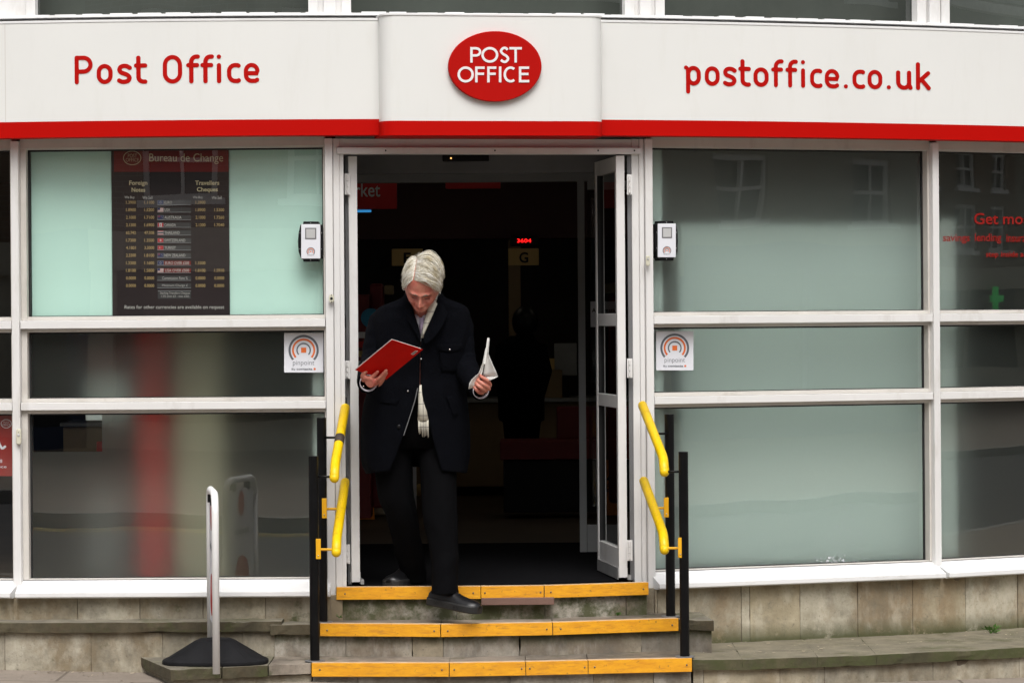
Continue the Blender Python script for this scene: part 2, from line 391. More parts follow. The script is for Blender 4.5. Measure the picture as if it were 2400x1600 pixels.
# ------------------------------------------------------------------ the post office building
ND = [(-5.72, curve_y(-5.72)), (-4.125, curve_y(-4.125)), (-2.53, curve_y(-2.53)), (-.93, curve_y(-.93)), (.706, curve_y(.706)), (2.26, curve_y(2.26)), (3.75, curve_y(3.75)), (5.15, curve_y(5.15))]
BAY = [Frame(a, b) for a, b in zip(ND, ND[1:])]      # 0,1 left of frame / 2 rate board bay / 3 door / 4, 5 right
B0, BD, B2, B3 = BAY[2], BAY[3], BAY[4], BAY[5]
BL = BAY[1]
bld = thing('post_office_building', 'curved white-framed shop front of the post office on a sandstone plinth', 'building', (0, 0, 0))
ZS, ZB0, ZB1 = .446, .423, .496
ROWS = [(1.845, 2.700), (1.427, 1.766), (.506, 1.350)]
def node_frame(i):
    a = ND[max(0, i-1)]; b = ND[min(len(ND)-1, i+1)]; f = Frame(a, b); f.a = Vector((ND[i][0], ND[i][1], 0)); return f
for i in range(1, 7):
    nf = node_frame(i); door_side = i in (3, 4); mb = MB()
    mb.box(nf.P, -.020, .020, -.07, .036, .43 if not door_side else .40, 2.742)
    mb.build('mullion', M['white'], bld, bevel=.003)
for bi in (0, 1, 2, 4, 5, 6):
    f = BAY[bi]; L = f.L
    for z0, z1 in ((1.784, 1.825), (1.368, 1.407)):
        mb = MB(); mb.box(f.P, .0205, L-.0205, -.04, .034, z0, z1); mb.build('rail', M['white'], bld, bevel=.0025)
    mb = MB()   # sill: sloping top, upright nose
    prof = [(-.05, .5005), (.004, .498), (.012, .488), (.115, .449), (.128, .446), (.128, .4225), (.10, .4225), (.10, .415), (-.05, .415)]
    vs = [f.P(s_, n, z) for s_ in (.001, L-.001) for n, z in prof]; k = len(prof)
    mb.add(vs, [tuple(range(k))[::-1], tuple(range(k, 2*k))]+[(i, (i+1) % k, k+(i+1) % k, k+i) for i in range(k)])
    mb.build('sill', M['white_bright'], bld, bevel=.002)
    mb = MB(); mb.box(f.P, .0205, L-.0205, -.06, .008, 2.705, 2.76); mb.build('head_rail', M['trim'], bld, bevel=.002)
def window(f, row, fl, fr, film=None, cut=None):
    z0, z1 = ROWS[row]; s0, s1 = .0205+fl, f.L-.0205-fr; g = .009
    ztop = z1+(.018 if row else .0); zt2 = 1.783 if row == 1 else (1.367 if row == 2 else 2.704)
    zb2 = 1.826 if row == 0 else (1.408 if row == 1 else .5015)
    mb = MB()
    mb.box(f.P, .0207, s0, -.066, .004, zb2, zt2, 0); mb.box(f.P, s1, f.L-.0207, -.066, .004, zb2, zt2, 0)
    mb.box(f.P, s0+.0002, s1-.0002, -.066, .002, z1+.0, zt2, 0); mb.box(f.P, s0+.0002, s1-.0002, -.066, .002, zb2, z0, 0)
    w = mb.build('window_frame', M['trim'], bld, bevel=.0015)
    mb = MB(); e = .0006
    for a in ((s0+e, s0+g, z0+e, z1-e), (s1-g, s1-e, z0+e, z1-e), (s0+g, s1-g, z1-g, z1-e), (s0+g, s1-g, z0+e, z0+g*.5)): mb.box(f.P, a[0], a[1], -.062, -.050, a[2], a[3])
    mb.build('gasket', M['gasket'], w)
    mb = MB(); mb.quad(f.P(s0+.004, -.058, z0+.002), f.P(s1-.004, -.058, z0+.002), f.P(s1-.004, -.058, z1-.002), f.P(s0+.004, -.058, z1-.002))
    mb.build('pane', M['glass'], w, recalc=False)
    if film:
        mb = MB(); n = -.0625
        if cut:   # clear corner left in the film
            c0, c1, cz = cut
            for a in ((s0+.004, c0, z0+.002, z1-.002), (c1, s1-.004, z0+.002, z1-.002), (c0, c1, z0+.002, cz)): mb.quad(f.P(a[0], n, a[3]), f.P(a[1], n, a[3]), f.P(a[1], n, a[2]), f.P(a[0], n, a[2]))
        else: mb.quad(f.P(s0+.004, n, z1-.002), f.P(s1-.004, n, z1-.002), f.P(s1-.004, n, z0+.002), f.P(s0+.004, n, z0+.002))
        mb.build('frosted_film', film, w, recalc=False)
    return w
cs0 = B0.px(78, 1000, -.0625)[0]; cs1 = B0.px(239, 1000, -.0625)[0]; cz = B0.px(150, 1058, -.0625)[1]
for r_ in range(3):
    window(BL, r_, .01, .012, None)
    window(BAY[0], r_, .01, .012, None)
    window(B0, r_, .030, .008, [None, M['film'], M['film']][r_], (cs0, cs1, cz) if r_ == 2 else None)
    window(B2, r_, .006, .012, M['film_light'])
    window(B3, r_, .006, .012, M['film'])
    window(BAY[6], r_, .006, .012, None)

# door case: jambs, header, threshold side, hinges
f = BD
def dpx(px, py=900, n=0): return f.px(px, py, n)[0]
jl0, jl1, jl2 = .0208, dpx(798), dpx(808.5)
jr2, jr1, jr0 = dpx(1483), dpx(1500), f.L-.0208
mb = MB(); mb.box(f.P, jl0, jl1, -.06, .020, .40, 2.742); mb.box(f.P, jl1+.0005, jl2, -.06, .012, .40, 2.742)
mb.build('door_jamb', M['white'], bld, bevel=.003)
mb = MB(); mb.box(f.P, jr1, jr0, -.06, .020, .40, 2.742); mb.box(f.P, jr2, jr1-.0005, -.06, .012, .40, 2.742)
mb.build('door_jamb', M['white'], bld, bevel=.003)
zh0 = f.px(1100, 361, .03)[1]; zh1 = f.px(1100, 346, .03)[1]
mb = MB(); mb.box(f.P, jl1-.012, jr1+.012, -.05, .034, zh0, zh1); mb.box(f.P, jl1+.001, jr1-.001, -.055, .006, zh1+.0005, 2.741)
for px_ in (904, 1160, 1402, 1487): 
    s_, z_ = f.px(px_, 353, .034); mb.ball(f.P(s_, .034, z_), .005, 8, 1)
mb.build('door_header', [M['white'], M['blackplastic']], bld, bevel=.003)
# door leaves folded inwards
def leaf(hx, hy, tx, ty, side):
    fr = Frame((hx, hy), (tx, ty)); zb, zt = .475, 2.655; w = .042; th = .044; L = fr.L
    d = MB(); d.box(fr.P, 0, w, -th/2, th/2, zb, zt); d.box(fr.P, L-w, L, -th/2, th/2, zb, zt)
    for a, b in ((zt-.075, zt), (1.775, 1.84), (1.35, 1.415), (zb, zb+.15)): d.box(fr.P, w+.0005, L-w-.0005, -th/2+.003, th/2-.003, a, b)
    o = d.build('door', M['white'], bld, bevel=.002)
    g = MB()
    for a, b in ((zb+.15, 1.35), (1.415, 1.775), (1.84, zt-.075)): g.quad(fr.P(w, 0, a), fr.P(L-w, 0, a), fr.P(L-w, 0, b), fr.P(w, 0, b))
    g.build('door_pane', M['doorglass'], o)
    s_ = MB()
    for a, b in ((zb+.15, 1.35), (1.415, 1.775), (1.84, zt-.075)):
        for q in (w+.001, L-w-.006): s_.box(fr.P, q, q+.005, -.016, .016, a+.001, b-.001)
    s_.build('door_gasket', M['gasket'], o)
    k = MB(); k.box(fr.P, w*.3, L-w*.3, th/2+.0005, th/2+.004, zb-.01, zb+.05); k.box(fr.P, .004, L-.004, th/2+.0045, th/2+.02, zb-.012, zb+.012)
    k.box(fr.P, w*.3, L-w*.3, -th/2-.004, -th/2-.0005, zb-.01, zb+.05); k.build('kick_plate', M['alu'], o)
    return o, fr
pL = at(830.5, 900, .09); pR = at(1457.5, 900, .24)
oL, fL = leaf(pL.x, pL.y, pL.x-.10, pL.y+.66, -1)
oR, fR = leaf(pR.x, pR.y, at(1408, 1100, .90).x, .90, 1)
push = MB(); pv = [fR.P(.30, -.05, z) for z in (1.50, 1.62)]
for z in (1.40, 1.80): pass
for hx, ys in ((814, ((407, 456), (845, 887), (1275, 1320))), (1476, ((409, 456), (840, 885), (1265, 1313)))):
    for ya, yb in ys:
        a = at(hx-6.5, ya, .07 if hx < 1000 else .21); b = at(hx+6.5, yb, .07 if hx < 1000 else .21)
        mb = MB(); mb.wbox(a.x, b.x, a.y, a.y+.012, b.z, a.z)
        for t in (.2, .5, .8): mb.tube([(a.x+.013, a.y-.004, b.z+(a.z-b.z)*(t-.12)), (a.x+.013, a.y-.004, b.z+(a.z-b.z)*(t+.12))], .006, 8)
        mb.build('hinge', M['white'], bld)
# grey hinge-side stops filling the dark gap
for x0, x1, yy in ((809, 818, .10), (1471, 1482, .25)):
    a = at(x0, 500, yy); b = at(x1, 500, yy)
    mb = MB(); mb.wbox(a.x, b.x, yy+.02, yy+.06, .46, 2.66); mb.build('door_stop', M['grey'], bld)

# plinth wall of sandstone blocks under the sills
random.seed(3)
def blocks(f_or_P, L0, L1, z0, z1, n_front, cuts, depth=.12, jit=.004):
    mb = MB(); cs = [L0]+[c for c in cuts if L0 < c < L1]+[L1]; P = f_or_P
    for a, b in zip(cs, cs[1:]):
        mb.box(P, a+.0016, b-.0016, n_front-depth, n_front+random.uniform(-jit, jit)*.5, z0, z1)
    return mb
for bi in (0, 1, 2, 4, 5, 6):
    f = BAY[bi]; L = f.L
    if bi == 2: cuts = [f.px(x, 1420, .06)[0] for x in (42, 182, 328, 476, 622, 760)]
    elif bi == 4: cuts = [f.px(x, 1430, .06)[0] for x in (1541, 1737, 1757, 1875, 2010, 2139)]
    elif bi == 5: cuts = [f.px(x, 1420, .06)[0] for x in (2263, 2385)]+[1.0, 1.35]
    else: cuts = [.3, .62, .95, 1.3]
    zlo = .10
    mb = blocks(f.P, -.02 if bi in (2, 5, 6, 1) else .0, L+.02 if bi in (1, 4, 5) else L+.0, zlo, .4215, .062, cuts)
    mb.build('plinth', M['ashlar_mossy'] if bi >= 4 else M['ashlar'], bld, bevel=.0015, rough=.0022)
    mb = MB(); mb.box(f.P, 0, L, -.2, .056, zlo, .4145); mb.build('plinth_backing', M['mortar'], bld)
# stub blocks either side of the door steps
for a, b in ((-.02, .05), (BD.L-.05, BD.L+.02)):
    mb = MB(); mb.box(BD.P, a, b, -.2, .05, .1, .42); mb.build('plinth', M['ashlar'], bld, bevel=.004)

# upper storey behind the fascia: flashing, windows
def curved(mb, x0, x1, off0, off1, z0, z1, mi=0, seg=.05):
    n = max(1, int((x1-x0)/seg)); xs = [x0+(x1-x0)*i/n for i in range(n+1)]
    vs = []
    for x in xs:
        dx = (x+1.5)/8.4; nn = Vector((dx, -1, 0)).normalized()
        for off in (off0, off1):
            p = Vector((x, curve_y(x), 0))+nn*off
            for z in (z0, z1): vs.append((p.x, p.y, z))
    fs = []
    for i in range(n):
        a = 4*i; b = a+4
        fs += [(a, b, b+1, a+1), (a+2, a+3, b+3, b+2), (a+1, b+1, b+3, a+3), (a, a+2, b+2, b)]
    fs += [(0, 1, 3, 2), (4*n, 4*n+2, 4*n+3, 4*n+1)]
    mb.add(vs, fs, mi)
mb = MB(); curved(mb, -5.6, 5.1, -.10, .02, 2.775, 3.359); mb.build('spandrel', M['trim'], bld)
mb = MB(); curved(mb, -5.6, 5.1, -.02, .115, 3.360, 3.372); mb.build('roof_flashing', M['white_bright'], bld)
mb = MB()
for i in range(46):
    x = -3.0+i*.14; curved(mb, x, x+random.uniform(.08, .13), .05, .098, 3.3725, 3.3735+random.uniform(.001, .006), 0, .2)
mb.build('flashing_sealant', M['white_bright'], bld)
UP = [(-300, 0, 85), (722, 770, 823), (1462, 1505, 1556), (2145, 2180, 2222), (2850, 2880, 2930)]
def upx(px): p = on_curve(px, 20, .0); return p.x
ux = [(upx(a), upx(b), upx(c)) for a, b, c in UP]
ux[0] = (ux[0][0], upx(20), ux[0][2])
for a, b, c in ux:
    mb = MB(); z0, z1 = 3.3725, 5.2
    curved(mb, a+.02, c-.02, -.06, .0, z0, z1); curved(mb, a+.001, a+.05, -.04, .02, z0, z1); curved(mb, c-.05, c-.001, -.04, .02, z0, z1)
    curved(mb, (a+c)/2-.03, (a+c)/2+.03, -.05, .035, z0, z1)
    mb.build('upper_mullion', M['white'], bld, bevel=.003)
for (a, b, c), (a2, b2, c2) in zip(ux, ux[1:]):
    fr = Frame((c, curve_y(c)), (a2, curve_y(a2)))
    mb = MB(); mb.box(fr.P, -.01, fr.L+.01, -.09, -.03, 3.3727, 3.386); mb.box(fr.P, -.01, fr.L+.01, -.09, -.03, 5.0, 5.2)
    w = mb.build('upper_window', M['white'], bld)
    mb = MB(); mb.quad(fr.P(0, -.05, 3.38), fr.P(fr.L, -.05, 3.38), fr.P(fr.L, -.05, 5.1), fr.P(0, -.05, 5.1)); mb.build('upper_pane', M['glass'], w, recalc=False)
mb = MB(); curved(mb, -5.6, 5.1, -.40, -.38, 3.375, 5.19); mb.build('upper_reflection_sheet', simple('upper_reflection_sheet', (.085, .095, .085), .8, var=.3, scale=1.2), bld)  # added grey sheet standing for the pale reflection in the upper panes
mb = MB(); curved(mb, -5.6, 5.1, -.15, .05, 5.2, 6.6); mb.build('parapet', M['white'], bld)

# ------------------------------------------------------------------ interior shell of the building
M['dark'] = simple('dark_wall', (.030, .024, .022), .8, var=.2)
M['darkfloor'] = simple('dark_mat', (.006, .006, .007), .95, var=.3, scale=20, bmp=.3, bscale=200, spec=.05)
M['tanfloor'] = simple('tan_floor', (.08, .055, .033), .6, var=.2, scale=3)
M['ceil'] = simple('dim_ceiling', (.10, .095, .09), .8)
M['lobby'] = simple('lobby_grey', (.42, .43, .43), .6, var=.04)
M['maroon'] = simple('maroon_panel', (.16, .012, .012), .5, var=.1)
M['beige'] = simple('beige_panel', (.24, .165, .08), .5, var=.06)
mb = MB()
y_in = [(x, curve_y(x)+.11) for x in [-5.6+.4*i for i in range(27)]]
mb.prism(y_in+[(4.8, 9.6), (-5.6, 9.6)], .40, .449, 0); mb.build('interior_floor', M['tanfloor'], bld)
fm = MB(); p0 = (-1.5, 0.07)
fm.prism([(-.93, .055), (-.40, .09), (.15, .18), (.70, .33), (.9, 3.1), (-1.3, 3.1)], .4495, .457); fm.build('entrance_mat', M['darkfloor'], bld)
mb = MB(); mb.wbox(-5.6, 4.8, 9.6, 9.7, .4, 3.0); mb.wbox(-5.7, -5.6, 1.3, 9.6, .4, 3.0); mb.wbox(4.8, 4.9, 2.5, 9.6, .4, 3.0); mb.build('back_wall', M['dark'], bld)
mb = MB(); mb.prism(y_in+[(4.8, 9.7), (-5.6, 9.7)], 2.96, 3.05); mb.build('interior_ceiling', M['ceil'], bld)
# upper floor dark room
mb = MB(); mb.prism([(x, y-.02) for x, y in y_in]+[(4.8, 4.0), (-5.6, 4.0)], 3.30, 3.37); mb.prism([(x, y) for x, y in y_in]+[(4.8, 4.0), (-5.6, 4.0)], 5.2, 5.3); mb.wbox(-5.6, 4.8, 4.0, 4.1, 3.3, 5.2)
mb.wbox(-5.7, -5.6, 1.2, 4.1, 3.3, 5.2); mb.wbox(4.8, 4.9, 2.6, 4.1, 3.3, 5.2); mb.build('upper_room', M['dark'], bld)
# lobby: ceiling, side walls, inner sliding door frame
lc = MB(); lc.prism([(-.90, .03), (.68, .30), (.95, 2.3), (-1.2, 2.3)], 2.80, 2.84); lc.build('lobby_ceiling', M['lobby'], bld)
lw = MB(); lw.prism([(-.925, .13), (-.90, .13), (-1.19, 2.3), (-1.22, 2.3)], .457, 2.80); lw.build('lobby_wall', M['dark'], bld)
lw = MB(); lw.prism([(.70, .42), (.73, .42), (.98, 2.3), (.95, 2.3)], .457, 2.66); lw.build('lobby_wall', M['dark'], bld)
yi = 2.3
hp_ = MB(); hp_.wbox(-1.02, .80, 1.0, 1.04, 2.605, 2.80); hp_.build('header_panel', M['grey'], bld)
def wpx(mb, x0, x1, ya, yb, y, dep, mi=0):
    a = at(x0, ya, y); b = at(x1, yb, y); mb.wbox(a.x, b.x, y, y+dep, b.z, a.z, mi)
mb = MB(); wpx(mb, 780, 1460, 399, 424, yi, .08); wpx(mb, 1353, 1376, 424.5, 1293, yi, .06); 
wpx(mb, 1376.5, 1470, 1229, 1293, yi+.01, .04); wpx(mb, 1376.5, 1470, 424.5, 444, yi+.01, .04); wpx(mb, 780, 812, 424.5, 1293, yi, .06)
idr = mb.build('inner_door_frame', M['lobby'], bld)
mb = MB(); a = at(1376, 440, yi+.03); b = at(1470, 1229, yi+.03); mb.quad((a.x, yi+.03, b.z), (b.x, yi+.03, b.z), (b.x, yi+.03, a.z), (a.x, yi+.03, a.z)); mb.build('inner_pane', M['doorglass'], idr)

# ------------------------------------------------------------------ fascia sign
ZF0, ZFS, ZF1 = 2.751, 2.831, 3.330
fas = thing('fascia_sign', 'long curved white fascia with a red stripe and red lettering above the shop front', 'shop sign', (0, 0, 0))
xl = on_curve(900, 180, .15).x; xr = on_curve(1412, 180, .15).x
for a, b in ((-5.55, xl+.06), (xr-.10, 5.1)):
    mb = MB(); curved(mb, a, b, .03, .150, ZFS+.0005, ZF1); mb.build('white_panel', M['fascia'], fas)
    mb = MB(); curved(mb, a, b, .028, .1515, ZF0, ZFS); mb.build('red_stripe', M['fascia_red'], fas)
    mb = MB(); curved(mb, a, b, .0, .153, ZF1+.0005, ZF1+.012); mb.build('top_trim', M['white_bright'], fas)
# joints in the panels
mb = MB()
for px_ in (20,):
    x = on_curve(px_, 180, .151).x; curved(mb, x, x+.003, .1495, .1503, ZFS+.002, ZF1-.002)
mb.build('panel_joint', M['trim'], fas)
# box over the door, rounded corners
def rbox(mb, x0, x1, off, z0, z1, rad=.06, mi=0):
    fa = Frame((BD.P(0, 0, 0).x, BD.P(0, 0, 0).y), (BD.P(BD.L, 0, 0).x, BD.P(BD.L, 0, 0).y))
    s0 = (x0-BD.a.x)/BD.t.x-off*.166; s1 = (x1-BD.a.x)/BD.t.x-off*.166
    pts = [(s0, -.02)]+[(s0+rad-rad*math.cos(R(t)), off-rad+rad*math.sin(R(t))) for t in range(0, 91, 10)]+[(s1-rad+rad*math.sin(R(t)), off-rad+rad*math.cos(R(t))) for t in range(0, 91, 10)]+[(s1, -.02)]
    k = len(pts); vs = [BD.P(s, n, z0) for s, n in pts]+[BD.P(s, n, z1) for s, n in pts]
    mb.add(vs, [tuple(range(k))[::-1], tuple(range(k, 2*k))]+[(i, (i+1) % k, k+(i+1) % k, k+i) for i in range(k)], mi)
xa, xb = at(896, 180, -.2).x, at(1415, 180, -.05).x
OFFB = .30
mb = MB(); rbox(mb, xa, xb, OFFB, 2.815, 3.345, .07); o = mb.build('centre_box', M['fascia'], fas)
mb = MB(); rbox(mb, xa-.0015, xb+.0015, OFFB+.0015, 2.742, 2.8145, .07); mb.build('red_stripe', M['fascia_red'], fas)
mb = MB(); rbox(mb, xa-.004, xb+.004, OFFB+.004, 3.3455, 3.354, .07); mb.build('top_trim', M['white_bright'], fas)
# raised lettering
H = .085
def rr(x0, y0, x1, y1, r, ry=None):
    ry = ry or r
    return arc(x1-r, y1-ry, r, ry, 0, 90, 7)+arc(x0+r, y1-ry, r, ry, 90, 180, 7)+arc(x0+r, y0+ry, r, ry, 180, 270, 7)+arc(x1-r, y0+ry, r, ry, 270, 360, 7)
XT = .71-H
GL = {
 'P': (.65, [([(H, H), (H, 1-H)], 0), ([(H, 1-H)]+arc(.65-H-.24, 1-H-.235, .24, .235, 90, -90, 12)+[(H, 1-H-.47)], 0)]),
 'o': (.57, [(rr(H, H, .57-H, XT, .2, .21), 1)]),
 'O': (.69, [(rr(H, H, .69-H, 1-H, .255, .28), 1)]),
 's': (.50, [(catmull([(.42, .56), (.33, .615), (.22, .625), (.12, .58), (.09, .49), (.14, .405), (.25, .36), (.35, .31), (.41, .22), (.37, .125), (.27, .085), (.16, .09), (.08, .13)], 4), 0)]),
 't': (.45, [([(.15, .90), (.15, .25)]+arc(.15+.16, .25, .16, .165, 180, 270, 8)+[(.37, .085)], 0), ([(.075, XT+.01), (.37, XT+.01)], 0)]),
 'f': (.46, [([(.17, H), (.17, .74)]+arc(.17+.17, .74, .17, .185, 180, 95, 8)+[(.385, .925)], 0), ([(.075, XT+.01), (.36, XT+.01)], 0)]),
 'i': (.18, [([(.09, H), (.09, XT)], 0), ([(.089, .918), (.091, .918)], 0)]),
 'c': (.49, [([(.405, XT-.02), (.38, XT)]+arc(H+.2, XT-.21, .2, .21, 90, 180, 7)+arc(H+.2, H+.21, .2, .21, 180, 270, 7)+[(.38, H), (.41, H+.02)], 0)]),
 'e': (.56, [([(.10, .345), (.475, .345)]+arc(.275, XT-.21, .2, .21, 0, 180, 14)+arc(H-.01+.2, H+.21, .2, .21, 180, 270, 7)+[(.40, H), (.465, H+.035)], 0)]),
 '.': (.19, [([(.094, .095), (.096, .095)], 0)]),
 'u': (.57, [([(H, XT), (H, H+.21)]+arc(H+.19, H+.21, .19, .21, 180, 270, 7)+[(.33, H), (.42, H+.06), (.485-.04, H+.14)], 0), ([(.455, XT), (.455, H+.12), (.50, H)], 0)]),
 'k': (.52, [([(H, H), (H, 1-H+.02)], 0), ([(.44, XT), (.13, .33)], 0), ([(.20, .40), (.46, H)], 0)]),
 'p': (.60, [([(.06, XT+.01), (.13, XT-.05), (.13, -.20)], 0), (rr(.14, H, .60-H, XT, .19, .21), 1)]),
}
def letter(mb, ch, x0, x1, ybase_px, cap, off):
    w, strokes = GL[ch]; z0 = on_curve((x0+x1)/2, ybase_px, off).z
    def place(x, y, n):
        q = on_curve(x0+(x1-x0)*x/w, 180, off+n); return Vector((q.x, q.y, z0+y*cap))
    for i, (pts, cl) in enumerate(strokes):
        sx = (x1-x0)/460.0/w; 
        P2 = [Vector((p[0], p[1])) for p in pts]
        stroke(mb, P2, .147, place, bool(cl), .0015, .0005+.0005*i)
mb = MB(); k = 2.6133
for ch, a, b in (('P', 455, 570), ('o', 590, 692), ('s', 715, 810), ('t', 820, 904), ('O', 995, 1118), ('f', 1140, 1226), ('f', 1227, 1312), ('i', 1325, 1358), ('c', 1388, 1477), ('e', 1493, 1592)):
    letter(mb, ch, a/k, b/k, (519-8*(a-455)/1100)/k, .1475, .150)
mb.build('lettering', M['red'], fas)
mb = MB()
for ch, a, b in (('p', 272, 375), ('o', 395, 490), ('s', 507, 594), ('t', 602, 681), ('o', 693, 790), ('f', 804, 881), ('f', 891, 968), ('i', 984, 1014), ('c', 1040, 1119), ('e', 1132, 1223), ('.', 1245, 1277), ('c', 1299, 1381), ('o', 1392, 1486), ('.', 1507, 1540), ('u', 1566, 1669), ('k', 1688, 1779)):
    letter(mb, ch, 1500+a/k, 1500+b/k, (527+30*(a-272)/1500)/k, .1475, .150)
mb.build('lettering', M['red'], fas)
# oval sign on the box
bf = BD
oc = at(1158, 157, -.2)
def bpx(px, py, n=OFFB): s, z = BD.px(px, py, n); return BD.P(s, n, z)
ov = thing('oval_sign', 'red oval sign with white capital letters on the box over the entrance', 'sign', bpx(1158, 157))
cx, cy, rx, ry = 1158.3, 157, 109, 82.5
mb = MB(); n = 64; ring = []
for i in range(n):
    a = 2*math.pi*i/n; ring.append((cx+rx*math.cos(a), cy+ry*math.sin(a)))
sz = [BD.px(x, y, OFFB) for x, y in ring]
c0 = BD.px(cx, cy, OFFB)
vs = [BD.P(s, OFFB+.002, z) for s, z in sz]+[BD.P(s, OFFB+.026, z) for s, z in sz]+[BD.P(c0[0]+(s-c0[0])*.985, OFFB+.029, c0[1]+(z-c0[1])*.985) for s, z in sz]
mb.add(vs, [tuple(range(2*n, 3*n))]+[(i, (i+1) % n, n+(i+1) % n, n+i) for i in range(n)]+[(n+i, n+(i+1) % n, 2*n+(i+1) % n, 2*n+i) for i in range(n)]+[tuple(range(n))])
mb.build('oval_board', M['red'], ov)
def sans(mb, ch, x0, x1, yt, yb, w, mp, mi=0, lift=0.0):
    """capital letters with plain stroke ends, box in photograph pixels"""
    W, Hh = x1-x0, yb-yt; h = w/2
    G = {
     'P': [([(h, 0), (h, Hh)], 0), ([(h, Hh-h), (W*.5, Hh-h)]+arc(W*.5, Hh-h-(Hh*.27-h/2), W*.5-h, Hh*.27-h/2, 90, -90, 10)+[(h, Hh-h-2*(Hh*.27-h/2))], 0)],
     'O': [(arc(W/2, Hh/2, W/2-h, Hh/2-h+.3, 0, 350, 35), 1)],
     'S': [(catmull([(W-h*1.5, Hh-h*2.3), (W*.62, Hh-h*.8), (W*.35, Hh-h), (h*1.1, Hh*.74), (W*.35, Hh*.56), (W*.68, Hh*.43), (W-h*1.1, Hh*.25), (W*.66, h*.9), (W*.38, h*.8), (h*1.1, h*2.2)], 5), 0)],
     'T': [([(0, Hh-h), (W, Hh-h)], 0), ([(W/2, Hh-h), (W/2, 0)], 0)],
     'F': [([(h, 0), (h, Hh)], 0), ([(h, Hh-h), (W, Hh-h)], 0), ([(h, Hh*.54), (W*.93, Hh*.54)], 0)],
     'I': [([(W/2, 0), (W/2, Hh)], 0)],
     'C': [(arc(W*.54, Hh/2, W*.54-h, Hh/2-h+.3, 52, 308, 26), 0)],
     'E': [([(h, 0), (h, Hh)], 0), ([(h, Hh-h), (W, Hh-h)], 0), ([(h, Hh*.53), (W*.93, Hh*.53)], 0), ([(h, h), (W, h)], 0)]}
    for i, (pts, cl) in enumerate(G[ch]):
        stroke(mb, pts, w, lambda x, y, t: mp(x0+x, yb-y, t+lift+.0004*i), bool(cl), .002, 0, False, mi)
def mpO(px, py, t): s, z = BD.px(px, py, OFFB+.03); return BD.P(s, OFFB+.0295+t, z)
mb = MB(); q = lambda v: 750+v/2.6133
for ch, a, b in (('P', 920, 988), ('O', 988, 1092), ('S', 1100, 1160), ('T', 1160, 1236)): sans(mb, ch, q(a), q(b), 290/k, 385/k, 5.7, mpO)
for ch, a, b in (('O', 842, 942), ('F', 950, 1008), ('F', 1024, 1080), ('I', 1092, 1114), ('C', 1124, 1204), ('E', 1218, 1281)): sans(mb, ch, q(a), q(b), 409/k, 506/k, 5.7, mpO)
mb.build('oval_lettering', M['sign_white'], ov)
# ------------------------------------------------------------------ entrance steps and ledges
def pt(px, py_h, D):                     # world xy of a spot seen at photograph column px, row py_h, at distance D
    v = at(px, py_h, D-DIST); return (v.x, v.y)
Z1, Z2, Z3 = .457, .290, .127
F1 = [pt(788, 1388, 15.97), pt(1127, 1388, 15.96), pt(1275, 1388, 15.97), pt(1520, 1378, 16.12)]
F2 = [pt(750, 1475, 15.80), pt(1033, 1475, 15.71), pt(1295, 1475, 15.76), pt(1590, 1465, 15.93)]
F3 = [pt(730, 1566, 15.48), pt(1053, 1566, 15.43), pt(1232, 1566, 15.46), pt(1378, 1562, 15.50), pt(1622, 1558, 15.57)]
W2 = [pt(633, 1475, 15.79)]; W2r = [pt(1673, 1466, 15.84)]
W3 = [pt(316, 1545, 15.95), pt(400, 1580, 15.24), pt(629, 1570, 15.42)]
W3r = [pt(1726, 1556, 15.55), pt(1906, 1548, 15.64), pt(2042, 1540, 15.72), pt(2400, 1528, 16.02), pt(2700, 1515, 16.4)]
steps = thing('entrance_steps', 'three broad stone steps with yellow edge strips leading up to the open doorway', 'steps', (0, 0, 0))
random.seed(11)
def inset(line, d):                      # move a polyline back (away from the street)
    out = []
    for i, p in enumerate(line):
        a = line[max(0, i-1)]; b = line[min(len(line)-1, i+1)]; t = Vector((b[0]-a[0], b[1]-a[1])).normalized()
        out.append((p[0]-t.y*d, p[1]+t.x*d))
    return out
def lerp2(a, b, t): return (a[0]+(b[0]-a[0])*t, a[1]+(b[1]-a[1])*t)
def tread(front, z, back_y, name='tread', th=.052, mat='tread', cuts=0, bev=.006):
    mb = MB(); f2 = front
    # one slab per stretch, thin joints between
    for a, b in zip(f2, f2[1:]):
        n = max(1, cuts)
        for i in range(n):
            p = lerp2(a, b, i/n); q = lerp2(a, b, (i+1)/n)
            mb.prism([(p[0]+.0015, p[1]), (q[0]-.0015, q[1]), (q[0]-.0015, q[1]+back_y), (p[0]+.0015, p[1]+back_y)], z-th, z+random.uniform(-.0015, .001))
    return mb.build(name, M[mat], steps, bevel=.002, rough=.0016)
def riser(front, z0, z1, cuts, mat='riser', parent=None, name='riser', dep=.15):
    mb = MB()
    tot = sum((Vector(b)-Vector(a)).length for a, b in zip(front, front[1:])); acc = 0; cs = sorted(cuts)
    def pos(d):
        for a, b in zip(front, front[1:]):
            l = (Vector(b)-Vector(a)).length
            if d <= l+1e-6: return lerp2(a, b, d/l)
            d -= l
        return front[-1]
    ds = sorted(set([0, tot]+[c*tot for c in cuts]))
    nodes = [0]; 
    for a, b in zip(front, front[1:]): nodes.append(nodes[-1]+(Vector(b)-Vector(a)).length)
    for a, b in zip(ds, ds[1:]):
        mids = [a+.001]+[x for x in nodes if a+.01 < x < b-.01]+[b-.001]; j = random.uniform(-.002, .002)
        poly = [pos(x) for x in mids]; poly = [(p[0], p[1]+j) for p in poly]
        mb.prism(poly+[(p[0], p[1]+dep) for p in reversed(poly)], z0, z1)
    return mb.build(name, M[mat], parent or steps, bevel=.0015, rough=.0025)
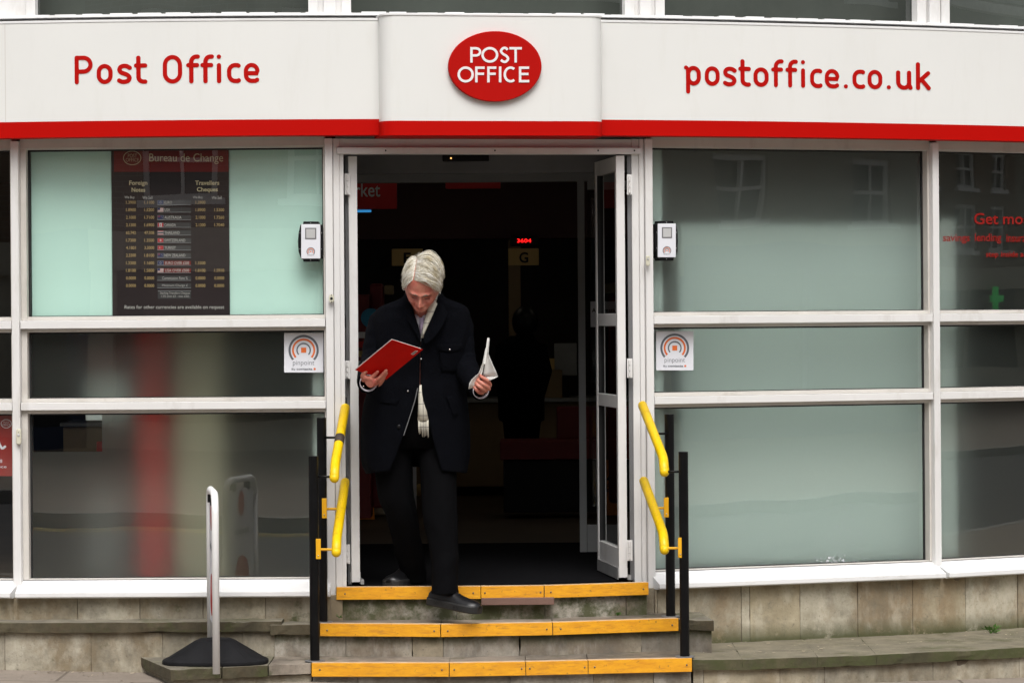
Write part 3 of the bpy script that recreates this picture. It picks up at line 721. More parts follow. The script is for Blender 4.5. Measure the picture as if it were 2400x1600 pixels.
# lowest level with its left wing
tread(inset([F3[0], F3[1], F3[2], F3[3], F3[4]], .004), Z3, .45)
tread([W3[2], (F3[0][0]-.002, F3[0][1]+.006)], Z3, .45)
mb = MB(); mid = lerp2(W3[1], W3[2], .52)
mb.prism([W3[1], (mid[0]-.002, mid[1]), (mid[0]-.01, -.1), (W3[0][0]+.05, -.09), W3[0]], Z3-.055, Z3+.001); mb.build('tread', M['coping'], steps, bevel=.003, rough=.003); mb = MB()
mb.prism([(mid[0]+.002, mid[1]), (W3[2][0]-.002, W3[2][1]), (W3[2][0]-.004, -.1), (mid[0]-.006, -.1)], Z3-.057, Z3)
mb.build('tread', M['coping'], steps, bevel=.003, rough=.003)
riser(inset(F3, .03), -.12, Z3-.053, [.12, .33, .52, .74, .9])
b3 = [(W3[0][0]+.03, W3[0][1]), (W3[1][0]+.012, W3[1][1]+.035), (W3[2][0], W3[2][1]+.03), (F3[0][0]+.0, F3[0][1]+.03)]
riser(b3, -.12, Z3-.056, [.42, .8], 'ashlar')
# middle level with a wing either side
tread(inset(F2, .004), Z2, .5)
mb = MB(); mb.prism([W2[0], (F2[0][0]-.002, F2[0][1]+.004), (F2[0][0]-.002, .02), (W2[0][0], .0)], Z2-.054, Z2-.001); mb.build('tread', M['coping'], steps, bevel=.003, rough=.003); mb = MB()
bk = pt(1639, 1440, 16.34)
mb.prism([(F2[3][0]+.002, F2[3][1]+.004), W2r[0], bk, (F2[3][0]+.002, .36)], Z2-.054, Z2-.001)
mb.build('tread', M['coping'], steps, bevel=.003, rough=.003)
fr2 = inset([W2[0]]+F2+[W2r[0]], .03); fr2[0] = (fr2[0][0]+.02, fr2[0][1]); fr2[-1] = (fr2[-1][0]-.022, fr2[-1][1])
riser(fr2, Z3-.02, Z2-.055, [.16, .31, .38, .55, .83], dep=.3)
# top level
tread(inset(F1, .004), Z1-.002, .10)
riser(inset(F1, .028), Z2-.02, Z1-.052, [.38, .66, .93], dep=.06)
mb = MB(); p = at(1128, 1401, -.065); q = at(1299, 1416, -.065); mb.wbox(p.x, q.x, -.066, -.03, q.z, p.z); mb.build('patch_board', simple('brown_board', (.16, .09, .07), .8, var=.2, bmp=.3), steps, bevel=.002)
# yellow strips: upright face plus a lip on the tread, one mesh for each length
def strip(a, b, z, face, d=.0, lip=.045):
    t = Vector((b[0]-a[0], b[1]-a[1], 0)).normalized(); n = Vector((t.y, -t.x, 0)); A = Vector((a[0], a[1], 0))+t*.0015; B = Vector((b[0], b[1], 0))-t*.0015
    mb = MB(); prof = [(.006, z+.004), (.006, z-face), (.003, z-face), (.003, z+.0012), (-lip, z+.0012), (-lip, z+.004)]
    vs = [A+n*p+Vector((0, 0, q)) for p, q in prof]+[B+n*p+Vector((0, 0, q)) for p, q in prof]; k = 6
    mb.add(vs, [tuple(range(k))[::-1], tuple(range(k, 2*k))]+[(i, (i+1) % k, k+(i+1) % k, k+i) for i in range(k)])
    # fixing screws
    for t_ in (.06, .95) if (B-A).length < .9 else (.97,):
        c = A+(B-A)*t_+n*.0065; mb.ball((c.x, c.y, z-.03), .005, 8, 1)
    mb.build('nosing_strip', [M['nosing'], M['mortar']], steps, bevel=.0015)
for fr_, z, fc in ((F1, Z1, .060), (F2, Z2, .060), (F3, Z3, .064)):
    for a, b in zip(fr_, fr_[1:]): strip(a, b, z, fc)
# low ledges either side
M['jointmoss'] = simple('joint_moss', (.07, .065, .035), .9, var=.4, scale=30)
def ledge(name, label, front, back, z, th, joints, zb, mat, wmat, wj, wf=.03):
    o = thing(name, label, 'ledge', (front[0][0], front[0][1], 0)); mb = MB()
    def pos(line, t):
        ls = [(Vector(b)-Vector(a)).length for a, b in zip(line, line[1:])]; d = t*sum(ls)
        for (a, b), l in zip(zip(line, line[1:]), ls):
            if d <= l+1e-6: return lerp2(a, b, d/l)
            d -= l
        return line[-1]
    ts = [0]+joints+[1]
    for a, b in zip(ts, ts[1:]):
        n = 5; P = [pos(front, a+.0001+(b-a-.0002)*i/n) for i in range(n+1)]; Q = [pos(back, a+.0001+(b-a-.0002)*i/n) for i in range(n+1)]
        mb.prism(P+Q[::-1], z-th, z+random.uniform(-.001, .001))
    mb.build('coping', M[mat], o, bevel=.001, rough=.0030)
    mb = MB(); n = 30; P = [pos(inset(front, .008), i/n) for i in range(n+1)]; Q = [pos(back, i/n) for i in range(n+1)]; mb.prism(P+Q[::-1], z-th+.004, z-.005); mb.build('joint_bed', M['jointmoss'], o)
    riser(inset(front, wf), zb, z-th-.001, wj, wmat, o, 'ledge_wall'); 
    mb = MB(); g = inset(front, wf+.004); mb.prism(g+[(p[0], p[1]+.1) for p in reversed(g)], zb, z-th-.002); mb.build('mortar_bed', M['mortar'], o)
    return o
lf = [pt(-260, 1470, 15.93), pt(0, 1470, 15.83), pt(174, 1470, 15.80), pt(400, 1470, 15.79), pt(660, 1470, 15.80)]
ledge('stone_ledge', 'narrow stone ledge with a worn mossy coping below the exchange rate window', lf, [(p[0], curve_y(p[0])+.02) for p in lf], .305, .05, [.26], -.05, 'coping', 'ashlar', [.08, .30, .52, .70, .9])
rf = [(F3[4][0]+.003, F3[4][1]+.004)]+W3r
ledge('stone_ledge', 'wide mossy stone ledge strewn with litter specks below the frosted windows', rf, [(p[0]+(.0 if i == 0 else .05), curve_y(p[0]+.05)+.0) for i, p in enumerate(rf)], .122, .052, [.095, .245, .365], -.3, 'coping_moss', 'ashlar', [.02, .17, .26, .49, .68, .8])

# ------------------------------------------------------------------ handrails
def handrail(name, label, posts, rails, small):
    o = thing(name, label, 'handrail', (posts[0][0].x, posts[0][0].y, posts[0][0].z))
    for base, top in posts:
        mb = MB(); mb.tube([base, Vector((base.x, base.y, top))], .0238, 20); mb.build('post', M['black'], o, smooth=False, bevel=.002)
        mb = MB(); mb.tube([base+Vector((0, 0, .0005)), base+Vector((0, 0, .006))], .050, 24); mb.build('base_flange', M['grey'], o, bevel=.001)
    for path, rad in rails:
        A_, B_, C_ = [Vector(p) for p in path]; u_ = (A_-B_).normalized(); w_ = (C_-B_).normalized(); e_ = .035
        P = [A_, B_+u_*e_]+[(B_+u_*e_)*(1-t)**2+B_*2*t*(1-t)+(B_+w_*e_)*t*t for t in (.2, .4, .6, .8)]+[B_+w_*e_, C_]; rad = .0238
        mb = MB(); mb.tube(P, rad, 18); mb.ball(P[0], rad*.995, 16); mb.ball(P[-1], rad*.995, 16)
        mb.build('rail', M['yellow'], o, smooth=True)
    for a, b, kind in small:
        mb = MB()
        if kind == 'rod': mb.tube([a, b], .006, 10); mb.build('bracket', M['black'], o, smooth=True)
        else:
            mb.tube([a, b], .0065, 10); sg = 1 if b.x < a.x else -1
            c = b; mb.wbox(c.x-.012, c.x+.012, c.y-.030, c.y-.024, c.z-.025*1-.02, c.z+.055); mb.ball((c.x, c.y-.031, c.z-.028), .004, 8, 1)
            mb.build('bracket', [M['bracket'], M['chrome']], o, bevel=.002)
    return o
def post(px, pyb, D, pyt):
    b = at(px, pyb, D-DIST); t = at(px, pyt, D-DIST).z; return (b, t)
def rp(*p): return at(p[0], p[1], p[2])
hl = handrail('handrail', 'two yellow grab rails on black posts, the upper rail with a dark worn patch', 
    [post(757, 1458, 15.86, 978), post(738, 1549, 15.55, 1068)],
    [([rp(809, 956, .0), rp(785.5, 1086, -.36), rp(783.5, 1120, -.47)], .0205),
     ([rp(809, 1130, .0), rp(789.5, 1258, -.36), rp(788, 1294, -.47)], .0205)],
    [(rp(796, 1025, -.19), rp(760, 1025, -.14), 'rod'), (rp(784, 1117, -.45), rp(742, 1116, -.45), 'rod'),
     (rp(799, 1192, -.17), rp(761, 1192, -.14), 'plate'), (rp(788, 1287, -.45), rp(747, 1287, -.45), 'plate')])
qa, qb = rp(809, 956, .0), rp(785.5, 1086, -.36); mb = MB(); P = [qa.lerp(qb, t) for t in (.52, .58, .65)]; mb.tube(P, .0245, 18); 
wp = mb.build('worn_patch', simple('worn_brown', (.05, .035, .025), .7), hl, smooth=True)
hr = handrail('handrail', 'two yellow grab rails on black posts at the steps beside the frosted windows, unmarked', 
    [post(1572, 1445, 16.02, 970), post(1605, 1539, 15.61, 1058)],
    [([rp(1506, 950, .14), rp(1554.5, 1072, -.25), rp(1557.5, 1106, -.37)], .0205),
     ([rp(1509, 1127, .14), rp(1554.5, 1250, -.25), rp(1557.5, 1288, -.37)], .0205)],
    [(rp(1532, 1016, -.07), rp(1566, 1016, -.0), 'rod'), (rp(1560, 1105, -.38), rp(1600, 1105, -.38), 'rod'),
     (rp(1533, 1190, -.05), rp(1561, 1190, .0), 'plate'), (rp(1562, 1284, -.38), rp(1594, 1284, -.38), 'plate')])

# ------------------------------------------------------------------ forecourt sign (seen edge on)
fs = thing('forecourt_sign', 'white framed forecourt sign seen edge on, standing in a black rubber base on the ledge', 'pavement sign', at(505, 1555, -.45))
e_far = at(494, 1480, -.24); e_near = at(507, 1562, -.78)
ff = Frame((e_far.x, e_far.y), (e_near.x, e_near.y)); zb = Z3+.002; zt = at(507, 1152, -.72).z; L = ff.L
path = [ff.P(L, 0, zb-.02), ff.P(L, 0, zt-.10)]
for t in range(0, 91, 15): path.append(ff.P(L-.09+.09*math.cos(R(t)), 0, zt-.10+.09*math.sin(R(t))))
for t in range(90, 181, 15): path.append(ff.P(.09+.09*math.cos(R(t)), 0, zt-.10+.09*math.sin(R(t))))
path += [ff.P(0, 0, zb+.10)]
mb = MB(); mb.tube(path, .0180, 14); mb.build('frame', simple('sign_frame_white', (.84, .84, .84), .55, var=.02, spec=.2), fs, smooth=True)
for q in (L*.25, L*.75):
    mb = MB(); mb.tube([ff.P(q, 0, zt-.03), ff.P(q, 0, zt-.07)], .018, 10); mb.build('hanging_clip', M['blackplastic'], fs)
mb = MB(); mb.box(ff.P, .05, L-.05, -.006, .006, zb+.20, zt-.06); pn = mb.build('panel', M['sticker'], fs, bevel=.002)
for sgn in (1, -1):
    mb = MB()
    def mp(u, v): return ff.P(L/2+sgn*u, sgn*.0075, zb+v)
    n = 40
    for cyy, rr_, zz in ((.93, .055, 1.5), (.36, .13, 1.0)):
        mb.add([mp(rr_*math.cos(2*math.pi*i/n), cyy*.0+ (zt-zb)*.0 + (.72 if rr_ < .1 else .34)+rr_*zz*math.sin(2*math.pi*i/n)*.8) for i in range(n)], [tuple(range(n))])
    mb.build('emblem', M['red'], pn)
    mb = MB(); put_text(mb, 'MoneyGram', lambda x, y: mp(x, y), -.13, .13, .60, .545, bold=.01); mb.build('panel_text', M['logo_grey'], pn)
# rubber base: low faceted mound
mb = MB(); bc = at(505, 1549, -.48)
ring = []
for i in range(28):
    a = 2*math.pi*i/28; r1 = 1/((abs(math.cos(a))**2.6+abs(math.sin(a))**2.6)**(1/2.6))
    ring.append((math.cos(a)*r1, math.sin(a)*r1))
lv = [(.262, .16, 0), (.262, .16, .018), (.235, .145, .030), (.10, .075, .112), (.075, .055, .122), (.045, .03, .124)]
vs = [Vector((bc.x+x*a, bc.y+y*b, Z3+.002+h)) for a, b, h in lv for x, y in ring]; fsx = []
for k_ in range(len(lv)-1):
    for i in range(28): fsx.append((k_*28+i, k_*28+(i+1) % 28, (k_+1)*28+(i+1) % 28, (k_+1)*28+i))
fsx += [tuple(range(28))[::-1], tuple(range((len(lv)-1)*28, len(lv)*28))]
mb.add(vs, fsx); mb.build('rubber_base', simple('rubber', (.009, .009, .0105), .75, spec=.2, var=.3, scale=15, bmp=.3, bscale=120), fs, bevel=.004)

# ------------------------------------------------------------------ things fixed to the front
def arcs_logo(mb, mp, cx, cy, r_out, w_out, r_mid, w_mid, r_in, w_in, sq, lift=0):
    for r_, w_, mi in ((r_out, w_out, 0), (r_mid, w_mid, 1), (r_in, w_in, 0)):
        stroke(mb, [Vector((x, y)) for x, y in arc(0, 0, r_, r_, -42, 222, 30)], w_, lambda x, y, t: mp(cx+x, cy-y, t+lift), False, .0008, 0, False, mi)
    mb.quad(mp(cx-sq/2, cy+sq/2, lift+.0008), mp(cx+sq/2, cy+sq/2, lift+.0008), mp(cx+sq/2, cy-sq/2, lift+.0008), mp(cx-sq/2, cy-sq/2, lift+.0008), 1)
def fmp(f, n0):
    def m(px, py, t=0.0): s, z = f.px(px, py, n0); return f.P(s, n0+t, z)
    return m
def sticker(f, x0, x1, y0, y1, cx, cy, label, grp):
    m = fmp(f, -.055); o = thing('logo_sticker', label, 'sticker', m((x0+x1)/2, (y0+y1)/2), grp)
    mb = MB(); vs = [m(x, y, t) for t in (0, .0015) for x, y in ((x0, y1), (x1, y1), (x1, y0), (x0, y0))]
    mb.add(vs, [(4, 5, 6, 7), (0, 1, 5, 4), (1, 2, 6, 5), (2, 3, 7, 6), (3, 0, 4, 7)]); mb.build('sheet', M['sticker'], o)
    mb = MB(); s = (x1-x0)/92.
    arcs_logo(mb, m, cx, cy, 33*s, 5*s, 25*s, 4.4*s, 15.5*s, 3*s, 12*s, .002); mb.build('arc_logo', [M['logo_grey'], M['logo_orange']], o)
    mb = MB(); m2 = lambda x, y: m(x, y, .003)
    put_text(mb, 'pinpoint', m2, cx-25*s, cx+25*s, cy+24*s, cy+38.5*s, 0, -.012)
    put_text(mb, 'By', m2, cx-28*s, cx-19*s, cy+42*s, cy+48*s, 0, 0); put_text(mb, 'contacta', m2, cx-16.5*s, cx+20.5*s, cy+42*s, cy+46.5*s, 0, .02)
    mb.quad(m2(cx+23.5*s, cy+46.3*s), m2(cx+28*s, cy+46.3*s), m2(cx+28*s, cy+41.8*s), m2(cx+23.5*s, cy+41.8*s), 1)
    mb.build('lettering', [M['logo_grey'], M['logo_orange']], o)
sticker(B0, 666, 758, 780, 872.5, 711.7, 820.3, 'square white logo sticker on the dark pane with red and beige blurs', 'logo stickers')
sticker(B2, 1537.5, 1625, 775.8, 867.5, 1581, 815.3, 'square white logo sticker on the pale frosted pane beside the open door', 'logo stickers')
def call_unit(f, x0, x1, y0, y1, fx0, fx1, fy0, fy1, wx0, wx1, wy0, wy1, cx, cy, label):
    nb = -.05; m0 = fmp(f, nb); o = thing('help_call_unit', label, 'intercom', m0((x0+x1)/2, y1), 'help call units beside the door')
    def fm(px, py, n): s, z = f.px(px, py, .03); return f.P(s, n, z)
    W = x1-x0; Hh = y1-y0; ol = []
    pts = [(.22, 0), (.80, 0), (.82, .06), (.93, .08), (.985, .28), (1, .5), (.985, .75), (.93, .92), (.82, .94), (.80, 1), (.22, 1), (.20, .95), (.12, .92), (.03, .75), (0, .5), (.03, .28), (.10, .08), (.20, .06)]
    mb = MB(); k_ = len(pts); vs = [fm(x0+W*u, y0+Hh*v, nb) for u, v in pts]+[fm(x0+W*u, y0+Hh*v, .018) for u, v in pts]
    mb.add(vs, [tuple(range(k_, 2*k_)), tuple(range(k_))[::-1]]+[(i, (i+1) % k_, k_+(i+1) % k_, k_+i) for i in range(k_)])
    for u, v in ((.08, .29), (.93, .29), (.08, .69), (.93, .69), (.5, .035), (.5, .965)): mb.ball(fm(x0+W*u, y0+Hh*v, .019), .0028, 8, 1)
    mb.build('housing', [M['blackplastic'], M['chrome']], o, bevel=.003)
    mb = MB(); vs = [fm(x, y, n) for n in (.0185, .026) for x, y in ((fx0, fy1), (fx1, fy1), (fx1, fy0), (fx0, fy0))]
    mb.add(vs, [(4, 5, 6, 7), (0, 1, 5, 4), (1, 2, 6, 5), (2, 3, 7, 6), (3, 0, 4, 7)]); mb.build('face_plate', M['sticker'], o, bevel=.002)
    mb = MB(); vs = [fm(x, y, n) for n in (.0262, .0275) for x, y in ((wx0, wy1), (wx1, wy1), (wx1, wy0), (wx0, wy0))]
    mb.add(vs, [(4, 5, 6, 7), (0, 1, 5, 4), (1, 2, 6, 5), (2, 3, 7, 6), (3, 0, 4, 7)]); ln = mb.build('lens_frame', M['grey'], o)
    mb = MB(); d = 2.6; mb.quad(fm(wx0+d, wy1-d, .0279), fm(wx1-d, wy1-d, .0279), fm(wx1-d, wy0+d, .0279), fm(wx0+d, wy0+d, .0279)); mb.build('lens', M['grey_pale'], ln)
    mb = MB(); arcs_logo(mb, lambda x, y, t: fm(x, y, .0265+t), cx, cy, 9.2, 1.3, 6.9, 1.2, 4.4, 1.0, 3, 0)
    put_text(mb, 'pinpoint', lambda x, y: fm(x, y, .0272), cx-7.5, cx+7.5, cy+6.5, cy+10.5); mb.build('logo', [M['logo_grey'], M['logo_orange']], o)
call_unit(B0, 697.5, 757.5, 519, 613, 705.6, 750.5, 525.5, 606, 715, 741, 534, 560.5, 728.3, 589.5, 'white help call unit in a black housing on the aqua-backed window')
call_unit(B2, 1537, 1591, 517.7, 610.4, 1543, 1585, 524, 603, 1552, 1575.6, 532.6, 558, 1563.7, 587.2, 'white help call unit in a black housing on the grey frosted window')
# bell pushes
def bell(px, py, D, w, h, label, dark, name='bell_push'):
    c = at(px, py, D-DIST); o = thing(name, label, 'bell push', c)
    mb = MB(); n = 20; prof = []
    for i in range(n):
        a = 2*math.pi*i/n; e = 2/5 if not dark else 2/2.6
        prof.append((math.copysign(abs(math.cos(a))**e, math.cos(a))*w/2, math.copysign(abs(math.sin(a))**e, math.sin(a))*h/2))
    vs = [(c.x+x, c.y+.012, c.z+z) for x, z in prof]+[(c.x+x, c.y-.004, c.z+z) for x, z in prof]+[(c.x+x*.8, c.y-.008, c.z+z*.88) for x, z in prof]
    mb.add(vs, [tuple(range(2*n, 3*n))]+[(i, (i+1) % n, n+(i+1) % n, n+i) for i in range(n)]+[(n+i, n+(i+1) % n, 2*n+(i+1) % n, 2*n+i) for i in range(n)])
    mb.build('plate', M['cream_plastic'] if name != 'x' else M['white'], o, smooth=False)
    mb = MB(); r_ = w*.26; mb.ball((c.x, c.y-.008, c.z+(.008 if not dark else 0)), (r_, .004, r_*1.1), 14)
    mb.build('button', M['blackplastic'] if dark else M['grey_pale'], o, smooth=True)
    if dark:
        mb = MB(); mb.ball((c.x, c.y-.008, c.z+h*.39), .003, 8); mb.ball((c.x, c.y-.008, c.z-h*.39), .003, 8); mb.build('screws', M['blackplastic'], o)
    else:
        mb = MB(); mb.ball((c.x, c.y-.0085, c.z+h*.28), .002, 8); mb.build('indicator', M['blackplastic'], o)
bell(777, 699.5, 15.96, .027, .043, 'small oval cream bell push with a dark button beside the doorway', True)
bell(1518.5, 611, 16.22, .022, .052, 'small cream bell push with a pale button beside the open door leaf', False)
bell(44, 1023, 16.01, .026, .080, 'long cream bell push on the white post beside the red poster', False)

# ------------------------------------------------------------------ exchange rate board and its surround
m = fmp(B0, -.082)
ap = MB(); s0 = B0.px(72, 500, -.076)[0]; s1 = B0.px(760, 500, -.076)[0]
pb = thing('window_backing', 'pale aqua backing boards filling the window around the dark rate board', 'window backing', m(400, 740))
for xa_, xb_ in ((73, 262), (537, 759)):
    mb = MB(); a = B0.px(xa_, 500, -.09)[0]; b = B0.px(xb_, 500, -.09)[0]; mb.box(B0.P, a, b, -.096, -.090, 1.83, 2.70); mb.build('backing_board', M['aqua'], pb, bevel=.004)
rb = thing('rate_board', 'tall dark exchange rate board with a red heading, columns of figures and small flags', 'rate board', m(399, 740))
m = fmp(B0, -.080)
M['board'] = simple('board_dark', (.026, .017, .018), .35, var=.15, scale=4)
M['board_red'] = simple('board_red', (.17, .008, .006), .4, var=.05)
M['cream_ink'] = simple('cream_ink', (.60, .52, .33), .5, var=0)
M['pale_ink'] = simple('pale_ink', (.42, .40, .38), .5, var=0)
M['amber_ink'] = simple('amber_figures', (.36, .25, .11), .5, var=0)
M['plaque'] = simple('plaque_grey', (.05, .048, .05), .4, var=.1)
M['rail_pale'] = simple('plaque_edge', (.22, .22, .23), .4, var=0)
def quad_px(mb, m, x0, x1, y0, y1, t=0.0, mi=0): mb.quad(m(x0, y1, t), m(x1, y1, t), m(x1, y0, t), m(x0, y0, t), mi)
mb = MB(); a = B0.px(262.5, 500, -.08)[0]; b = B0.px(536.5, 500, -.08)[0]; mb.box(B0.P, a, b, -.10, -.080, 1.83, 2.70); mb.build('board', M['board'], rb)
mb = MB(); quad_px(mb, m, 267, 536, 349, 403, .001); mb.build('header', M['board_red'], rb)
mb = MB(); put_text(mb, 'Bureau de Change', lambda x, y: m(x, y, .002), 350, 523, 360, 385, 0, -.004)
mb.build('heading', M['cream_ink'], rb)
mb = MB(); stroke(mb, [Vector((20.5*math.cos(R(t)), 16*math.sin(R(t)))) for t in range(0, 360, 10)], 1.5, lambda x, y, t: m(310+x, 370.5-y, .002+t), True, .0004)
put_text(mb, 'POST', lambda x, y: m(x, y, .002), 300, 321, 361, 369.5, 0, -.015); put_text(mb, 'OFFICE', lambda x, y: m(x, y, .002), 295, 325.5, 371, 379, 0, -.015); mb.build('oval_logo', M['cream_ink'], rb)
mb = MB()
tx = lambda b_, x0, x1, y0, y1, bo=.012: put_text(mb, b_, lambda x, y: m(x, y, .002), x0, x1, y0, y1, 0, bo)
tx('Foreign', 303, 345.5, 423.5, 437, .022); tx('Notes', 308.5, 340.5, 440, 450, .022); tx('Travellers', 457.5, 514, 423.5, 434, .022); tx('Cheques', 461.5, 510.5, 439, 452, .022)
mb.build('column_headings', M['cream_ink'], rb)
mb = MB()
for x in (292, 334, 452, 496): tx('We Buy' if x in (292, 452) else 'We Sell', x, x+23.5, 459.5, 467)
tx('Rates for other currencies are available on request', 292, 525.5, 715, 726); mb.build('small_print', M['pale_ink'], rb)
rows = [('EURO', '1.3900', '1.1100', '1.3900', None), ('USA', '1.8900', '1.5200', '1.8900', '1.5300'), ('AUSTRALIA', '2.1000', '1.7100', '2.1000', '1.7260'), ('CANADA', '2.1300', '1.6900', '2.1300', '1.7040'),
        ('THAILAND', '62.742', '47.508', None, None), ('SWITZERLAND', '1.7300', '1.3500', None, None), ('TURKEY', '4.1801', '3.3000', None, None), ('NEW ZEALAND', '2.3300', '1.8100', None, None),
        ('EURO OVER £500', '1.3300', '1.1600', '1.3300', None), ('USA OVER £500', '1.8100', '1.5800', '1.8100', '1.5910'), ('Commission Rate %', '0.0000', '0.0000', '0.0000', '0.0000'), ('Minimum Charge £', '0.0000', '0.0000', '0.0000', '0.0000')]
ys = [474.5, 491.9, 509.6, 527.2, 545.5, 563.2, 580.6, 598.3, 616.2, 633.7, 651.5, 669.2]
fl = {n_: simple('flag_'+n_, c_, .5, var=0) for n_, c_ in (('navy', (.02, .03, .10)), ('red', (.45, .02, .03)), ('white', (.5, .5, .5)), ('black', (.02, .02, .03)), ('rose', (.50, .22, .20)))}
FL = [fl[k_] for k_ in ('navy', 'red', 'white', 'black', 'rose')]+[M['rail_pale']]
num = MB(); nam = MB(); plq = MB(); redp = MB()
for i, (r_, y) in enumerate(zip(rows, ys)):
    w = [None, 295.5, 338.5, 458.5, 502.5]
    for j in (1, 2, 3, 4):
        if r_[j]: put_text(num, r_[j], lambda x, yy: m(x, yy, .002), w[j], w[j]+23, y-3.8, y+3.8, 0, .02)
    quad_px(plq, m, 368.5, 447.5, y-5.2, y+5.2, .0006, 0); quad_px(plq, m, 368.5, 447.5, y+5.0, y+6.2, .0012, 1)
    if i in (8, 9): quad_px(redp, m, 384, 447.5, y-4.8, y+4.8, .0012)
    L_ = len(r_[0]); 
    if i < 10:
        put_text(nam, r_[0], lambda x, yy: m(x, yy, .0022), 385.5 if i not in (8, 9) else 387, 385.5+min(58, L_*4.45), y-3.4, y+3.4, 0, .015)
        g = MB(); q_ = lambda a_, b_, c_, d_, mi, t=.002: quad_px(g, m, 370+13*a_, 370+13*b_, y-4.4+8.8*c_, y-4.4+8.8*d_, t, mi)
        q_(-.05, 1.05, -.07, 1.07, 5, .0014)
        if i in (0, 8): q_(0, 1, 0, 1, 0); q_(.42, .58, .2, .3, 2, .0026); q_(.42, .58, .7, .8, 2, .0026); q_(.3, .38, .42, .58, 2, .0026); q_(.62, .7, .42, .58, 2, .0026)
        elif i in (1, 9):
            for s_ in range(7): q_(0, 1, s_/7, (s_+1)/7, 4 if s_ % 2 == 0 else 2)
            q_(0, .42, 0, .55, 0, .0026)
        elif i in (2, 7): q_(0, 1, 0, 1, 0); q_(0, .45, .2, .28, 1, .0026); q_(.18, .26, 0, .5, 1, .0026); q_(.7, .76, .3, .4, 2, .0026); q_(.8, .86, .55, .65, 2, .0026)
        elif i == 3: q_(0, .27, 0, 1, 1); q_(.27, .73, 0, 1, 2); q_(.73, 1, 0, 1, 1); q_(.42, .58, .25, .75, 1, .0026)
        elif i == 4: q_(0, 1, 0, .18, 1); q_(0, 1, .18, .34, 2); q_(0, 1, .34, .66, 3); q_(0, 1, .66, .82, 2); q_(0, 1, .82, 1, 1)
        elif i == 5: q_(0, 1, 0, 1, 1); q_(.44, .56, .2, .8, 2, .0026); q_(.3, .7, .42, .58, 2, .003)
        elif i == 6: q_(0, 1, 0, 1, 1); q_(.25, .45, .3, .7, 2, .0026); q_(.33, .47, .38, .62, 1, .003); q_(.52, .6, .45, .58, 2, .0026)
        g.build('flag', FL, rb)
    else: put_text(nam, r_[0], lambda x, yy: m(x, yy, .0022), 380, 440, y-3.2, y+3.4)
quad_px(plq, m, 370, 447.5, 682, 700, .0006, 0); quad_px(plq, m, 370, 447.5, 680.8, 682, .0012, 1)
put_text(nam, 'Sterling Travellers Cheques', lambda x, yy: m(x, yy, .0022), 375.5, 445.5, 684, 690.5); put_text(nam, '1.5% (min £3 - max £50)', lambda x, yy: m(x, yy, .0022), 378, 443.5, 691.5, 698)
num.build('rate_figures', M['amber_ink'], rb); nam.build('currency_names', M['pale_ink'], rb); plq.build('plaques', [M['plaque'], M['rail_pale']], rb); redp.build('red_plaques', M['board_red'], rb)

# ------------------------------------------------------------------ poster and vinyl lettering
m = fmp(BL, -.066)
po = thing('window_poster', 'red window poster with white slanted lettering and an oval logo at its corner', 'poster', m(0, 1100))
mb = MB(); quad_px(mb, m, -120, 37, 968, 1115, 0); mb.build('sheet', simple('poster_red', (.28, .015, .012), .45, var=.04), po)
mb = MB(); stroke(mb, [Vector((12*math.cos(R(t)), 9.8*math.sin(R(t)))) for t in range(0, 360, 10)], 1.4, lambda x, y, t: m(14.8+x, 992.5-y, .001+t), True, .0004)
put_text(mb, 'POST', lambda x, y: m(x, y, .0012), 8.5, 21.5, 987, 991.5, 0, -.01); put_text(mb, 'OFFICE', lambda x, y: m(x, y, .0012), 5, 24, 993, 998, 0, -.01)
stroke(mb, catmull([Vector((-14, -40)), Vector((-6, -24)), Vector((0, -10)), Vector((5, -2)), Vector((12, -6))], 5), 5.5, lambda x, y, t: m(0+x, 1050+(y+2)*-1.0*-1, .001), False, .0004)
stroke(mb, [Vector((-34, 0)), Vector((-30, -40))], 5.5, lambda x, y, t: m(x, 1050+y, .001), False, .0004)
put_text(mb, 'call', lambda x, y: m(x, y, .0012), -14, 5, 1076, 1084, 0, .01); put_text(mb, 'insurance', lambda x, y: m(x, y, .0012), -42, 15.5, 1090, 1096, 0, .01)
mb.build('lettering', M['sticker'], po)
m = fmp(B3, -.056)
vl = thing('vinyl_lettering', 'red vinyl lettering on the clear upper pane beside the frosted windows', 'window lettering', m(2350, 600))
mb = MB(); put_text(mb, 'Get more', lambda x, y: m(x, y), 2283, 2430, 499, 526, 0, .015); mb.build('headline', simple('vinyl_red', (.30, .016, .012), .5, spec=.1), vl)
mb = MB()
for b_, x0, x1, y0, y1 in (('savings', 2210, 2272.6, 549, 571), ('lending', 2285, 2346.5, 547, 571), ('insurance', 2359, 2430, 549, 567), ('step inside and', 2311, 2416, 589, 606)): put_text(mb, b_, lambda x, y: m(x, y), x0, x1, y0, y1, 0, .008)
mb.build('small_lines', bpy.data.materials['vinyl_red'], vl)
